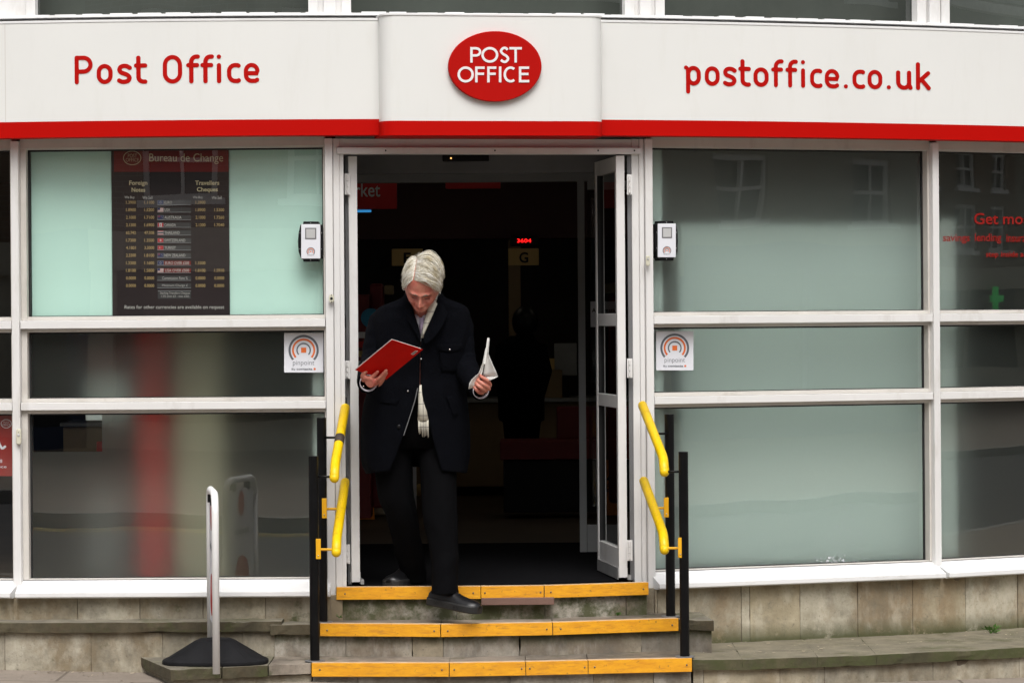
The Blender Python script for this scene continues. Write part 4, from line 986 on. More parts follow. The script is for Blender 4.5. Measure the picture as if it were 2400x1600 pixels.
# ------------------------------------------------------------------ things just behind the frosted glass
def pbox(mb, x0, x1, ya, yb, y, dep, mi=0):
    a = at((x0+x1)/2, ya, y); b = at((x0+x1)/2, yb, y); l = at(x0, (ya+yb)/2, y); r = at(x1, (ya+yb)/2, y)
    mb.wbox(l.x, r.x, y, y+dep, b.z, a.z, mi)
M['post_red'] = simple('post_red', (.62, .02, .02), .5, var=.05)
M['post_beige'] = simple('post_beige', (.50, .46, .33), .6, var=.06)
M['pale_board'] = simple('pale_board', (.62, .69, .685), .7, var=.03, scale=1.2)
M['post_grey'] = simple('bin_grey', (.42, .44, .44), .6)
M['mid_grey'] = simple('mid_grey', (.30, .31, .31), .6)
def simple_thing(name, label, cat, boxes, parts, group=None):
    o = None
    for (nm, mat, bx) in parts:
        mb = MB()
        for b in bx: pbox(mb, *b)
        if o is None: o = thing(name, label, cat, at(bx[0][0], bx[0][3], bx[0][4]), group)
        mb.build(nm, M[mat] if isinstance(mat, str) else mat, o, bevel=.006)
    return o
simple_thing('display_post', 'tall red display post blurred behind the dark frosted panes', 'display post', None, [('column', 'post_red', [(322, 388, 700, 1375, .42, .12)]), ('foot', 'grey', [(310, 398, 1375, 1383, .38, .2)])])
simple_thing('wall_screen', 'broad beige upright panel blurred behind the dark frosted panes, next to the red post', 'screen panel', None, [('panel', 'post_beige', [(410, 520, 690, 1372, .40, .06)]), ('foot', 'grey', [(410, 520, 1373, 1383, .36, .14)])])
simple_thing('waste_bin', 'pale grey bin blurred behind the lower frosted pane, left of the red post', 'bin', None, [('body', 'post_grey', [(200, 286, 1160, 1378, .70, .2)]), ('lid', 'mid_grey', [(197, 289, 1150, 1159, .69, .22)])])
simple_thing('leaflet_holder', 'pale leaflet holder blurred behind the middle frosted pane', 'leaflet holder', None, [('tray', 'pale_board', [(200, 300, 880, 985, .42, .08)]), ('back', 'maroon', [(196, 304, 820, 879, .46, .02)])])
simple_thing('storage_box', 'dim beige desk seen through the clear corner of the lower pane', 'desk', None,
    [('desk_front', 'beige', [(148, 262, 1000, 1075, 3.5, .5)]), ('desk_top', 'grey', [(140, 270, 990, 999, 3.45, .6)]), ('red_box', 'post_red', [(226, 262, 1034, 1074, 3.42, .05)]), ('white_tray', 'pale_board', [(200, 250, 965, 980, 3.6, .1)]), ('desk_legs', 'dark', [(150, 260, 1076, 1195, 3.55, .4)])])
mb = MB(); a0 = B0.px(733, 900, -.10)[0]; mb.box(B0.P, a0, B0.L-.01, -.13, -.10, .50, 1.80); tag(mb.build('edge_board', M['pale_board']), 'slim pale upright board against the glass edge behind the left sticker', 'board')
def backboard(f, x0, x1, n, z0, z1, label, py=900):
    mb = MB(); a = f.px(x0, py, n)[0]; b = f.px(x1, py, n)[0]; mb.box(f.P, a, b, n-.02, n, z0, z1)
    o = mb.build('blind_board', M['pale_board'], bevel=.003); tag(o, label, 'blind'); return o
backboard(B2, 1600, 2230, -.20, .50, 2.31, 'wide pale blind blurred behind the frosted panes right of the doorway')
backboard(B2, 1534, 1557, -.10, .50, 2.72, 'slim pale upright strip against the glass edge beside the call unit with grey frosting')
backboard(B3, 2206, 2246, -.14, .50, 2.34, 'pale upright strip blurred at the edge of the pane with the red vinyl lettering')

# ------------------------------------------------------------------ things inside seen through the doorway
def text_px(body, x0, x1, yt, yb, y, mat, parent, name='lettering', bold=.01):
    mb = MB(); put_text(mb, body, lambda px, py: at(px, py, y), x0, x1, yt, yb, 0, bold); return mb.build(name, M[mat] if isinstance(mat, str) else mat, parent)
M['sensor_led'] = simple('x', (0, 0, 0))
def emis(name, col, s):
    m, nt, b = new_mat(name); b.inputs['Base Color'].default_value = (*col, 1); b.inputs['Emission Color'].default_value = (*col, 1); b.inputs['Emission Strength'].default_value = s; return m
M['led_red'] = emis('led_red', (1, .01, .01), 2.2); M['led_amber'] = emis('led_amber', (1, .45, .12), 2.0); M['lamp'] = emis('added_lamp_glow', (1, .86, .68), .75); M['lamp_blue'] = emis('lamp_blue', (.05, .35, .8), .45)
M['sign_cream'] = simple('sign_cream', (.55, .38, .14), .6, var=.05)
o = simple_thing('door_sensor', 'black automatic door sensor with a tiny amber light under the door header', 'sensor', None, [('housing', 'blackplastic', [(1037, 1146, 350, 378, .93, .06)])])
mb = MB(); p = at(1057, 371, .927); mb.ball(p, .0045, 8); mb.build('indicator', M['led_amber'], o)
o = simple_thing('hanging_sign', 'dark red hanging sign with pale lettering ending in ket, high at the door edge', 'hanging sign', None, [('board', 'post_red', [(778, 930, 426, 490, 4.6, .04)]), ('light_strip', M['lamp_blue'], [(800, 870, 492, 497.5, 4.6, .03)])])
text_px('Market', 789, 891, 428.5, 461.5, 4.595, 'sign_white', o)
mb = MB()
for x in (800, 915): q = at(x, 426, 4.62); mb.tube([q, (q.x, q.y, 2.96)], .004, 6)
mb.build('hanging_wire', M['grey'], o)
o = simple_thing('hanging_sign', 'plain dark red banner just under the inner door header, above the counter signs', 'hanging sign', None, [('board', 'post_red', [(1044, 1173, 418, 442, 5.2, .04)])])
mb = MB()
for x in (1060, 1155): q = at(x, 418, 5.22); mb.tube([q, (q.x, q.y, 2.96)], .004, 6)
mb.build('hanging_wire', M['grey'], o)
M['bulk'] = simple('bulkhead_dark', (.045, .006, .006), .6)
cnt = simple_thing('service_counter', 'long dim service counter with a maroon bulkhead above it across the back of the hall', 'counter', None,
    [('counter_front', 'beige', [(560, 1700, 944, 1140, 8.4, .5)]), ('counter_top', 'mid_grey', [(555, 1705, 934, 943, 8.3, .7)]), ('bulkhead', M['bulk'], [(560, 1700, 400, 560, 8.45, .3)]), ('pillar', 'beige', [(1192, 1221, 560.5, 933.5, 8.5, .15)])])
for ch, x0, x1, y0, y1, tx0, tx1, lab in (('F', 918, 991, 583, 623, 946, 963, 'cream counter sign with the letter F, partly behind the man with white hair'), ('G', 1191, 1263, 582, 622, 1217, 1238, 'cream counter sign with the letter G below the red figures')):
    o = simple_thing('counter_sign', lab, 'counter sign', None, [('board', 'sign_cream', [(x0, x1, y0, y1, 8.2, .03)])], 'lettered counter signs')
    text_px(ch, tx0, tx1, y0+9, y1-6, 8.196, 'blackplastic', o, bold=.02)
o = simple_thing('led_display', 'small black display with four red lit figures above the letter G sign', 'display', None, [('housing', 'blackplastic', [(1196, 1262, 553, 577, 8.2, .05)])])
text_px('3604', 1212, 1245, 559.5, 568.5, 8.195, 'led_red', o, 'figures', .0)
o = simple_thing('hall_bench', 'long dark red padded bench with a raised back block in the middle of the hall', 'bench', None,
    [('seat', 'maroon', [(1172, 1480, 1033, 1076, 5.5, .55)]), ('backrest', 'maroon', [(1305, 1480, 953, 1032.5, 5.85, .2)]), ('plinth', 'blackplastic', [(1180, 1475, 1077, 1200, 5.55, .45)])])
o = simple_thing('computer_screen', 'grey computer screen on the counter beside the dark figure', 'screen', None, [('screen', 'mid_grey', [(1299, 1352, 804, 880, 8.5, .04)]), ('stand', 'blackplastic', [(1318, 1334, 881, 933.5, 8.52, .04)])])
o = simple_thing('cardboard_parcel', 'small beige parcel on the counter next to the screen', 'parcel', None, [('carton', 'sign_cream', [(1272, 1300, 840, 866, 8.45, .1)]), ('lower_carton', 'beige', [(1272, 1318, 866.5, 933.5, 8.4, .15)])])
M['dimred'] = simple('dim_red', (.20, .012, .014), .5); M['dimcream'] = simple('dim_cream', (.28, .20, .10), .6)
# leaflet stand by the door with a round blue sign
o = thing('leaflet_stand', 'red leaflet stand with a round blue sign, half hidden by the door edge', 'display stand', at(860, 1180, 4.5))
mb = MB(); pbox(mb, 800, 868, 690, 1215, 4.5, .25); mb.build('stand_body', M['maroon'], o, bevel=.01)
mb = MB(); pbox(mb, 868.5, 900, 664, 1190, 4.6, .2); mb.build('side_panel', M['dimred'], o, bevel=.02)
mb = MB(); pbox(mb, 900.5, 921, 668, 690, 4.6, .2); mb.build('side_shelf', M['dimcream'], o, bevel=.01)
c0 = at(869, 745, 4.42); mb = MB(); mb.tube([c0, c0+Vector((0, .02, 0))], .064, 40); mb.build('round_sign', simple('sign_blue', (.03, .25, .42), .5), o)
for yy, cc in ((778, 'sign_white'), (800, 'post_red'), (822, 'sign_cream'), (846, 'pale_board')):
    mb = MB(); pbox(mb, 836, 864, yy, yy+14, 4.46, .03); mb.build('leaflets', M[cc], o)
# wet floor sign
o = thing('floor_sign', 'orange folding wet floor warning sign just inside behind the door edge', 'floor sign', at(850, 1216, 5.4))
mb = MB(); A = [at(808, 1085, 5.42), at(866, 1085, 5.42), at(878, 1216, 5.2), at(796, 1216, 5.2)]; Bk = [at(808, 1085, 5.46), at(866, 1085, 5.46), at(878, 1212, 5.7), at(796, 1212, 5.7)]
for q in (A, Bk): mb.add([v+Vector((0, d, 0)) for d in (0, .012) for v in q], [(0, 1, 2, 3), (7, 6, 5, 4), (0, 4, 5, 1), (1, 5, 6, 2), (2, 6, 7, 3), (3, 7, 4, 0)])
mb.build('panel', simple('orange_plastic', (.85, .27, .01), .5), o)
tp = lambda px, py: at(px, py, 5.42-.22*(py-1085)/131-.006)
mb = MB(); put_text(mb, 'WARNING', tp, 813, 856, 1141, 1149, 0, .02); put_text(mb, 'WETNESS', tp, 813, 866, 1153, 1161, 0, .02)
mb.add([tp(x, y) for x, y in ((838, 1110), (855, 1133), (821, 1133))], [(0, 1, 2)]); mb.build('lettering', M['blackplastic'], o)
o = thing('white_bin', 'rounded cream bin behind the orange floor sign', 'bin', at(890, 1206, 5.8))
mb = MB(); q = at(892, 1206, 5.8); t = at(892, 1090, 5.8); mb.tube([(q.x, q.y+.1, q.z), (q.x, q.y+.1, q.z+.05), (q.x, q.y+.1, t.z-.03), (q.x, q.y+.1, t.z)], [.085, .10, .10, .06], 28); mb.build('bin_body', simple('bin_cream', (.62, .55, .42), .4), o, smooth=True, bevel=.01)
mb = MB(); mb.tube([(q.x, q.y+.1, t.z+.001), (q.x, q.y+.1, t.z+.02)], [.062, .03], 28); mb.build('bin_lid', M['mid_grey'], o)
o = thing('post_stand', 'slim white post with a rounded foot seen between the trouser legs of the white-haired man', 'stand', at(970, 1175, 6))
mb = MB(); pbox(mb, 965, 976, 1068, 1195, 6.0, .03); mb.build('post', M['sticker'], o); mb = MB(); mb.ball(at(984, 1148, 6.1), .045, 16); mb.build('rounded_foot', M['sign_cream'], o, smooth=True)
# notice on the inner sliding door
o = simple_thing('door_notice', 'white notice reading Automatic door on the inner sliding door', 'notice', None, [('sheet', 'sticker', [(1384, 1452, 706, 766, 2.27, .003)])])
text_px('Automatic', 1387, 1445, 722, 732, 2.267, 'blackplastic', o, bold=.015); text_px('door', 1403, 1430, 742, 754, 2.267, 'blackplastic', o, bold=.015)
# added ceiling lamps, out of view, to brighten the counter signs
added_lamp = None
for x, y in ((-1.6, 5.2), (.4, 5.6), (1.9, 5.2), (-.7, 7.2), (1.2, 7.2)):
    if added_lamp is None:
        added_lamp = thing('added_ceiling_lamp', 'added flat ceiling lamp over the red bench end near the leaflet stand', 'ceiling lamp', (x, y, 2.94), 'added hall lamps')
        mb = MB(); mb.wbox(x-.31, x+.31, y-.16, y+.16, 2.90, 2.955); mb.build('casing', M['grey'], added_lamp)
        mb = MB(); mb.wbox(x-.29, x+.29, y-.14, y+.14, 2.893, 2.899); mb.build('diffuser', M['lamp'], added_lamp)
    else:
        r_ = added_lamp.copy(); C.objects.link(r_); r_.location = (x, y, 2.94)
        r_['label'] = {(.4, 5.6): 'added flat ceiling lamp straight above the padded bench seat', (1.9, 5.2): 'added flat ceiling lamp over the far end of the bench', (-.7, 7.2): 'added flat ceiling lamp before the counter sign F', (1.2, 7.2): 'added flat ceiling lamp before the counter sign G'}[(x, y)]
        for ch in list(added_lamp.children): c_ = ch.copy(); C.objects.link(c_); c_.parent = r_; c_.matrix_parent_inverse = ch.matrix_parent_inverse.copy()

# ------------------------------------------------------------------ litter, weeds on the ledges
random.seed(5)
mb = MB()
for i in range(46):
    t = random.random(); x = .95+1.75*t; y = curve_y(x)-random.uniform(.05, .7)*(1-.2*t)
    s_ = random.uniform(.004, .013); a = random.uniform(0, 3)
    mb.add([(x+s_*math.cos(a+k_)*(1 if i % 2 else .5), y+s_*math.sin(a+k_), .1262+.001*(i % 3)) for k_ in (0, 1.5, 3.1, 4.6)], [(0, 1, 2, 3)])
for i in range(40):
    x = random.uniform(-2.6, -1.9); y = -.2-random.random()**2*.4
    s_ = random.uniform(.003, .012); a = random.uniform(0, 3); z = ground_z(x)+.004
    mb.add([(x+s_*math.cos(a+k_), y+s_*math.sin(a+k_), z+.003*(k_ > 2)) for k_ in (0, 1.5, 3.1, 4.6)], [(0, 1, 2, 3)])
lit = mb.build('litter', simple('litter_pale', (.50, .42, .30), .8, var=.5, scale=40)); tag(lit, kind='stuff'); lit['label'] = 'pale litter specks and leaf scraps on the ledge and pavement'
leafm = simple('weed_leaf', (.06, .14, .02), .6, var=.3, scale=30)
def weed(px, py, D, n, r, label):
    c = at(px, py, D-DIST); o = thing('weed', label, 'weed', c); mb = MB(); st = MB()
    for i in range(n):
        a = random.uniform(0, 6.28); l = r*random.uniform(.5, 1); e = c+Vector((math.cos(a)*l, -abs(math.sin(a))*l*.6, random.uniform(.2, 1)*r)); w_ = r*.28
        st.tube([c, (c+e)/2+Vector((0, 0, r*.2)), e], .0012, 5)
        sd_ = Vector((-math.sin(a), math.cos(a), .3))*w_; d_ = (e-c).normalized()*w_*1.5
        mb.add([e-d_*.6, e+sd_*.8, e+d_*.2+sd_*.5, e+d_, e+d_*.2-sd_*.5, e-sd_*.8], [(0, 1, 2, 3, 4, 5)])
    st.build('stem', leafm, o); mb.build('leaves', leafm, o)
weed(2322, 1484, 16.75, 16, .045, 'small green weed sprouting at the foot of the stone plinth on the mossy ledge')
weed(1448, 1442, 16.0, 14, .018, 'tiny weed tuft in the corner of the middle step under the yellow edge')
weed(795, 1448, 15.95, 10, .02, 'tiny weed tuft at the corner of the step beside the black rail posts')

# ------------------------------------------------------------------ the terrace across the street (seen mirrored in the glass)
def brick(name, c1, c2, mo):
    m, nt, b = new_mat(name); v = coords(nt); mp = N(nt, 'ShaderNodeMapping'); mp.inputs['Rotation'].default_value = (R(90), 0, 0); nt.links.new(v, mp.inputs[0])
    br = N(nt, 'ShaderNodeTexBrick'); nt.links.new(mp.outputs[0], br.inputs['Vector']); br.inputs['Scale'].default_value = 1; br.inputs['Brick Width'].default_value = .225; br.inputs['Row Height'].default_value = .075; br.inputs['Mortar Size'].default_value = .005
    br.inputs['Color1'].default_value = (*c1, 1); br.inputs['Color2'].default_value = (*c2, 1); br.inputs['Mortar'].default_value = (*mo, 1)
    nt.links.new(br.outputs[0], b.inputs['Base Color']); b.inputs['Roughness'].default_value = .85; return m
bricks = [brick('brick_dark', (.17, .10, .07), (.13, .075, .055), (.22, .19, .16)), simple('render_cream', (.26, .24, .19), .8, var=.15), brick('brick_brown', (.21, .14, .09), (.16, .11, .075), (.26, .23, .19))]
M['slate'] = simple('slate', (.05, .05, .055), .7); M['wframe'] = simple('house_frame', (.82, .82, .80), .5)
M['shopf'] = [simple('shop_'+n_, c_, .5) for n_, c_ in (('green', (.03, .07, .05)), ('blue', (.03, .05, .10)), ('cream', (.45, .42, .34)))]
M['darkpane'] = simple('dark_pane', (.02, .024, .026), .35)
def house(i):
    labs = ['dark brick terraced house over a green shopfront across the street', 'cream rendered terraced house over a blue shopfront across the street', 'brown brick terraced house over a cream shopfront across the street']
    o = thing('terraced_house', labs[i], 'house', (0, 0, 0), 'terraced houses across the street'); W = 6.2; H_ = 10.2
    def bx(mb, x0, x1, y0, y1, z0, z1): mb.wbox(x0, x1, y0, y1, z0, z1)
    ops = []
    mb = MB()
    wins = [(xx, zz, .95, hh) for zz, hh in ((3.42, 1.15), (5.0, .95), (7.2, 1.5)) for xx in ((.75, 2.6, 4.45) if i != 1 else (1.0, 4.1))]
    if i == 1: wins = [(x, z, 1.1, h) for x, z, w, h in wins]
    xs = sorted({0, W} | {x for x, z, w, h in wins} | {x+w for x, z, w, h in wins})
    for a, b in zip(xs, xs[1:]):
        ws = sorted([(z, z+h) for x, z, w, h in wins if abs(x-a) < 1e-6]); z0 = 3.0
        for c_, d_ in ws: bx(mb, a, b, -.3, 0, z0, c_); z0 = d_
        bx(mb, a, b, -.3, 0, z0, H_)
    bx(mb, 0, W, -8, -.31, -.4, H_-.01)
    mb.build('wall', bricks[i], o)
    for x, z, w, h in wins:
        mb = MB(); t = .07
        bx(mb, x, x+t, -.16, -.08, z, z+h); bx(mb, x+w-t, x+w, -.16, -.08, z, z+h); bx(mb, x+t, x+w-t, -.16, -.08, z, z+t); bx(mb, x+t, x+w-t, -.16, -.08, z+h-t*1.5, z+h); bx(mb, x+t, x+w-t, -.16, -.09, z+h*.5-.03, z+h*.5+.03); bx(mb, x+w/2-.02, x+w/2+.02, -.16, -.1, z+t, z+h-t)
        bx(mb, x-.08, x+w+.08, -.05, .06, z-.1, z-.001)
        w_ = mb.build('window', M['wframe'], o); mb = MB(); mb.quad((x, -.17, z), (x+w, -.17, z), (x+w, -.17, z+h), (x, -.17, z+h)); mb.build('pane', M['darkpane'], w_)
    mb = MB(); bx(mb, 0, W, -.3, .18, 2.5, 3.0); bx(mb, 0, .3, -.3, .1, -.4, 2.5); bx(mb, W-.3, W, -.3, .1, -.4, 2.5); bx(mb, .3, W-.3, -.3, .05, -.4, .5); bx(mb, 3.0, 3.1, -.2, .04, .5, 2.5)
    sh = mb.build('shopfront', M['shopf'][i], o); mb = MB(); mb.quad((.3, -.1, .5), (W-.3, -.1, .5), (W-.3, -.1, 2.5), (.3, -.1, 2.5)); mb.build('shop_window', M['darkpane'], sh)
    mb = MB(); bx(mb, -.02, W+.02, -.2, .25, H_-.35, H_-.1); bx(mb, 0, W, -.2, .15, 6.2, 6.35); mb.build('cornice', M['wframe'], o)
    mb = MB(); mb.add([(0, .1, H_), (W, .1, H_), (W, -4, H_+2.4), (0, -4, H_+2.4), (W, -8, H_), (0, -8, H_)], [(0, 1, 2, 3), (3, 2, 4, 5), (0, 3, 5), (1, 4, 2)]); rf_ = mb.build('roof', M['slate'], o)
    mb = MB(); bx(mb, .3, 1.2, -4.4, -3.6, H_+1.5, H_+3.6); mb.build('chimney', bricks[0], rf_)
    return o
def copy_tree(o, parent=None):
    c_ = o.copy(); C.objects.link(c_); c_.parent = parent
    if parent is not None: c_.matrix_parent_inverse = o.matrix_parent_inverse.copy()
    for ch in o.children: copy_tree(ch, c_)
    return c_
protos = [house(i) for i in range(3)]; base_lab = [p['label'] for p in protos]
order = [2, 0, 1, 2, 0, 1, 0, 2, 1, 0, 2, 0, 1, 2, 1, 1, 2, 1, 1, 1]; usedp = set()
x = -25.6
bpy.context.view_layer.update()
for j, k_ in enumerate(order):
    o = protos[k_] if k_ not in usedp else copy_tree(protos[k_]); usedp.add(k_)
    o.location = (x, -25.3, 0); x += 6.2
    nth = ['first', 'second', 'third', 'fourth', 'fifth', 'sixth', 'seventh', 'eighth', 'ninth', 'tenth', 'eleventh', 'twelfth', 'thirteenth', 'fourteenth', 'fifteenth', 'sixteenth', 'seventeenth', 'eighteenth', 'nineteenth', 'twentieth'][j]
    o['label'] = base_lab[k_].replace(' across the street', ', %s from the left across the street' % nth)
    o['label'] = o['label'].replace(' with white sash windows over a', ' over a').replace(' with a cornice over a', ' over a')
# green cross sign fixed to the terrace, seen mirrored in the pane with the vinyl lettering
def mirror_point(f, px, py, ytarget, n=-.058):
    r = ray(px, py); o_ = Vector((0, -DIST, EYE)); q = f.a+f.n*n
    t = ((q-o_).x*f.n.x+(q-o_).y*f.n.y)/(r.x*f.n.x+r.y*f.n.y); h = o_+r*t
    d = r-f.n*(2*r.dot(f.n)); t2 = (ytarget-h.y)/d.y
    return h+d*t2
gc = mirror_point(B3, 2350, 697, -24.9)

# white spatter on the lower frosted pane
random.seed(9); mb = MB()
for i in range(170):
    low = i < 120; px_, py_ = (random.gauss(1955, 22), 1328-abs(random.gauss(0, 13))) if low else (random.gauss(1975, 30), random.gauss(1262, 22))
    if py_ > 1330: continue
    s_, z_ = B2.px(px_, py_, -.056); r_ = random.uniform(.0016, .0048)*(1 if low else .6)
    mb.add([B2.P(s_+r_*math.cos(k_), -.0565, z_+r_*math.sin(k_)*random.uniform(.7, 1.5)) for k_ in (0, 1.2, 2.4, 3.6, 4.9)], [(0, 1, 2, 3, 4)])
sp_ = mb.build('paint_spatter', M['sticker']); tag(sp_, 'white speckled spatter on the lowest pale frosted pane', kind='stuff')
# ------------------------------------------------------------------ people
def cloth(name, col, rough=.85, bs=.25, fine=350, sheen=.3, fold=9):
    m, nt, b = new_mat(name); v = coords(nt)
    c = mixc(nt, noise_tex(nt, v, 30, 5, .6), tuple(x*.7 for x in col), tuple(x*1.35 for x in col)); nt.links.new(c, b.inputs['Base Color'])
    b.inputs['Roughness'].default_value = rough; b.inputs['Sheen Weight'].default_value = sheen; b.inputs['Sheen Roughness'].default_value = .5; b.inputs['Specular IOR Level'].default_value = .06
    h = mixc(nt, .25, noise_tex(nt, coords(nt, (1.3, 1, .55)), fold, 4, .55), noise_tex(nt, v, fine, 2)); bump(nt, b, h, bs, .05); return m
M['coat'] = cloth('navy_wool', (.0026, .0030, .0050), bs=.75, sheen=.0)
M['trousers'] = cloth('black_trousers', (.0022, .0022, .0028), .8, .45, 400, .0, 7)
M['shirt'] = cloth('shirt_white', (.60, .58, .64), .8, .1, 300, .1)
M['shoe'] = simple('shoe_leather', (.006, .006, .007), .36, var=.3, scale=30, bmp=.2, bscale=60); M['sole'] = simple('shoe_sole', (.012, .012, .012), .6, bmp=.3)
def scarf_mat():
    m, nt, b = new_mat('scarf_wool'); v = coords(nt); mp = N(nt, 'ShaderNodeMapping'); mp.inputs['Rotation'].default_value = (R(90), 0, R(0)); nt.links.new(v, mp.inputs[0])
    br = N(nt, 'ShaderNodeTexBrick'); nt.links.new(mp.outputs[0], br.inputs['Vector']); br.inputs['Scale'].default_value = 1; br.offset = 0; br.inputs['Brick Width'].default_value = .075; br.inputs['Row Height'].default_value = .058; br.inputs['Mortar Size'].default_value = .0014
    br.inputs['Color1'].default_value = (.60, .57, .48, 1); br.inputs['Color2'].default_value = (.56, .53, .45, 1); br.inputs['Mortar'].default_value = (.12, .11, .11, 1)
    nt.links.new(br.outputs[0], b.inputs['Base Color']); b.inputs['Roughness'].default_value = .9; bump(nt, b, noise_tex(nt, v, 220, 3), .3, .004); return m
M['scarf'] = scarf_mat()
def skin_mat(name, col, red):
    m, nt, b = new_mat(name); v = coords(nt)
    c = mixc(nt, ramp(nt, noise_tex(nt, v, 26, 4, .6), [(.38, 0.0), (.66, 1.0)]), col, red)
    c = mixc(nt, ramp(nt, noise_tex(nt, v, 160, 3, .6), [(.55, 0.0), (.75, .35)]), c, tuple(x*.6 for x in red)); nt.links.new(c, b.inputs['Base Color'])
    b.inputs['Roughness'].default_value = .48; b.inputs['Subsurface Weight'].default_value = .12; b.inputs['Subsurface Radius'].default_value = (.01, .004, .002)
    bump(nt, b, noise_tex(nt, v, 90, 4), .25, .004); return m
M['skin'] = skin_mat('skin', (.56, .22, .155), (.46, .11, .08))
def sm(t): t = max(0, min(1, t)); return t*t*(3-2*t)

class Rows:                              # cross-sections read off the figure, one per height
    def __init__(s, rows, n=2.5):
        s.n = n; s.rows = catmull(rows, 3)
    def at(s, py):
        r = s.rows
        for a, b in zip(r, r[1:]):
            if a[0] <= py <= b[0]: t = (py-a[0])/max(1e-6, b[0]-a[0]); return [x+(y-x)*t for x, y in zip(a, b)]
        return r[0] if py < r[0][0] else r[-1]
    def geo(s, r):
        py, xl, xr, cy, ry = r[:5]; a = at(xl, py, cy); b = at(xr, py, cy); return (a+b)/2, (b.x-a.x)/2, ry
    def depth(s, px, py):
        r = s.at(py); c, rx, ry = s.geo(r); p = at(px, py, c.y); u = min(.999, abs((p.x-c.x)/rx)); return c.y-ry*(1-u**s.n)**(1/s.n)
def se(a, n): return math.copysign(abs(a)**(2/n), a)

def head_verts(face=True):
    bm = bmesh.new(); bmesh.ops.create_icosphere(bm, subdivisions=6, radius=1.0)
    G = lambda x, u, x0, u0, sx, su: math.exp(-((x-x0)/sx)**2-((u-u0)/su)**2)
    vs = []
    for v in bm.verts:
        d = v.co; x, u, f = d.x*.086, d.z*.126, d.y*.100
        if u < 0:
            k_ = min(1, -u/.125); x *= 1-.20*k_**2
            if f > 0: f *= 1+.62*sm((-u-.03)/.08)
            else: f *= 1-.15*k_
        if face and f > .02:
            w = sm((f-.02)/.03); e = 0
            e += .011*G(x, u, 0, -.006, .010, .020)+.033*G(x, u, 0, -.036, .0105, .018)+.016*G(x, u, 0, -.050, .013, .009)
            for s_ in (-1, 1):
                e += .008*G(x, u, s_*.014, -.054, .008, .007)-.031*G(x, u, s_*.030, -.020, .016, .011)+.015*G(x, u, s_*.030, .007, .021, .007)
                e += .007*G(x, u, s_*.031, -.023, .011, .006)+.007*G(x, u, s_*.047, -.048, .016, .018)-.009*G(x, u, s_*.028, -.068, .006, .017)-.008*G(x, u, s_*.045, -.078, .012, .02)
                e -= .004*G(x, u, s_*.030, -.034, .014, .003)
            e += .005*G(x, u, 0, -.081, .022, .004)-.011*G(x, u, 0, -.0875, .025, .0036)+.006*G(x, u, 0, -.094, .02, .005)-.009*G(x, u, 0, -.105, .022, .005)+.010*G(x, u, 0, -.121, .02, .012)
            f += e*w
        vs.append((x, u, f))
    fs = [tuple(v.index for v in fc.verts) for fc in bm.faces]; bm.free(); return vs, fs
class HeadFrame:
    def __init__(h, c, pitch, roll=0, yaw=0, s=1.0):
        h.c = c; h.s = s
        m = Matrix.Rotation(R(yaw), 3, 'Z') @ Matrix.Rotation(R(roll), 3, 'Y') @ Matrix.Rotation(R(pitch), 3, 'X')
        h.R = m @ Vector((1, 0, 0)); h.U = m @ Vector((0, 0, 1)); h.F = m @ Vector((0, -1, 0))
    def P(h, x, u, f): return h.c+(h.R*x+h.U*u+h.F*f)*h.s
def remesh(o, vox, smooth=3, tex=None):
    r_ = o.modifiers.new('remesh', 'REMESH'); r_.mode = 'VOXEL'; r_.voxel_size = vox; r_.use_smooth_shade = True
    if smooth: s_ = o.modifiers.new('smooth', 'SMOOTH'); s_.iterations = smooth; s_.factor = .5
def closed_box(mb, P8): pass

# ---- the man on the steps
hf = HeadFrame(at(989.5, 664, -.265), 38, 4, -2, 1.04)
mb = MB(); hv, hfc = head_verts(); mb.add([hf.P(*v) for v in hv], hfc)
for s_ in (-1, 1):
    Me = Matrix((hf.R, hf.F, hf.U)).transposed()
    mb.ball(hf.P(s_*.083, -.020, -.008), (.010, .020, .033), 14, 0, Me)
mb.tube([hf.P(0, -.06, -.01), at(990, 735, -.13), at(990, 775, -.04)], [.056, .060, .075], 20)
# trunk, arms and legs inside the clothes
mb.tube([at(988, 740, -.06), at(988, 790, -.05), at(985, 900, -.03), at(980, 1000, .0)], [.10, .145, .135, .14], 20)
armL = [at(897, 752, -.05), at(884, 800, -.05), at(874, 846, -.08), at(867, 880, -.24), at(866, 893, -.36)]
armR = [at(1073, 752, -.05), at(1082, 800, -.05), at(1091, 850, -.07), at(1108, 890, -.22), at(1127, 913, -.36)]
mb.tube([at(950, 742, -.05)]+armL, [.07, .055, .05, .045, .035, .026], 14); mb.tube([at(1025, 742, -.05)]+armR, [.07, .055, .05, .045, .035, .026], 14)
legL = [at(940, 1010, .0), at(930, 1100, -.03), at(932, 1180, -.03), at(950, 1250, .04), at(962, 1310, .12), at(966, 1352, .18)]
legR = [at(1015, 1010, .0), at(1026, 1100, -.08), at(1032, 1200, -.13), at(1036, 1290, -.17), at(1040, 1380, -.22)]
mb.tube(legL, [.085, .075, .06, .055, .045, .04], 14); mb.tube(legR, [.085, .075, .06, .055, .045, .04], 14)
# hands: palm, four fingers, thumb
def finger(pts, r0, r1): 
    P = [Vector(p) for p in catmull([tuple(at(*p)) for p in pts], 4)]; n = len(P)
    rs = [r0+(r1-r0)*i/(n-1) for i in range(n)]; mb.tube(P, rs, 10); mb.ball(P[-1], r1, 10); mb.ball(P[0], r0, 10)
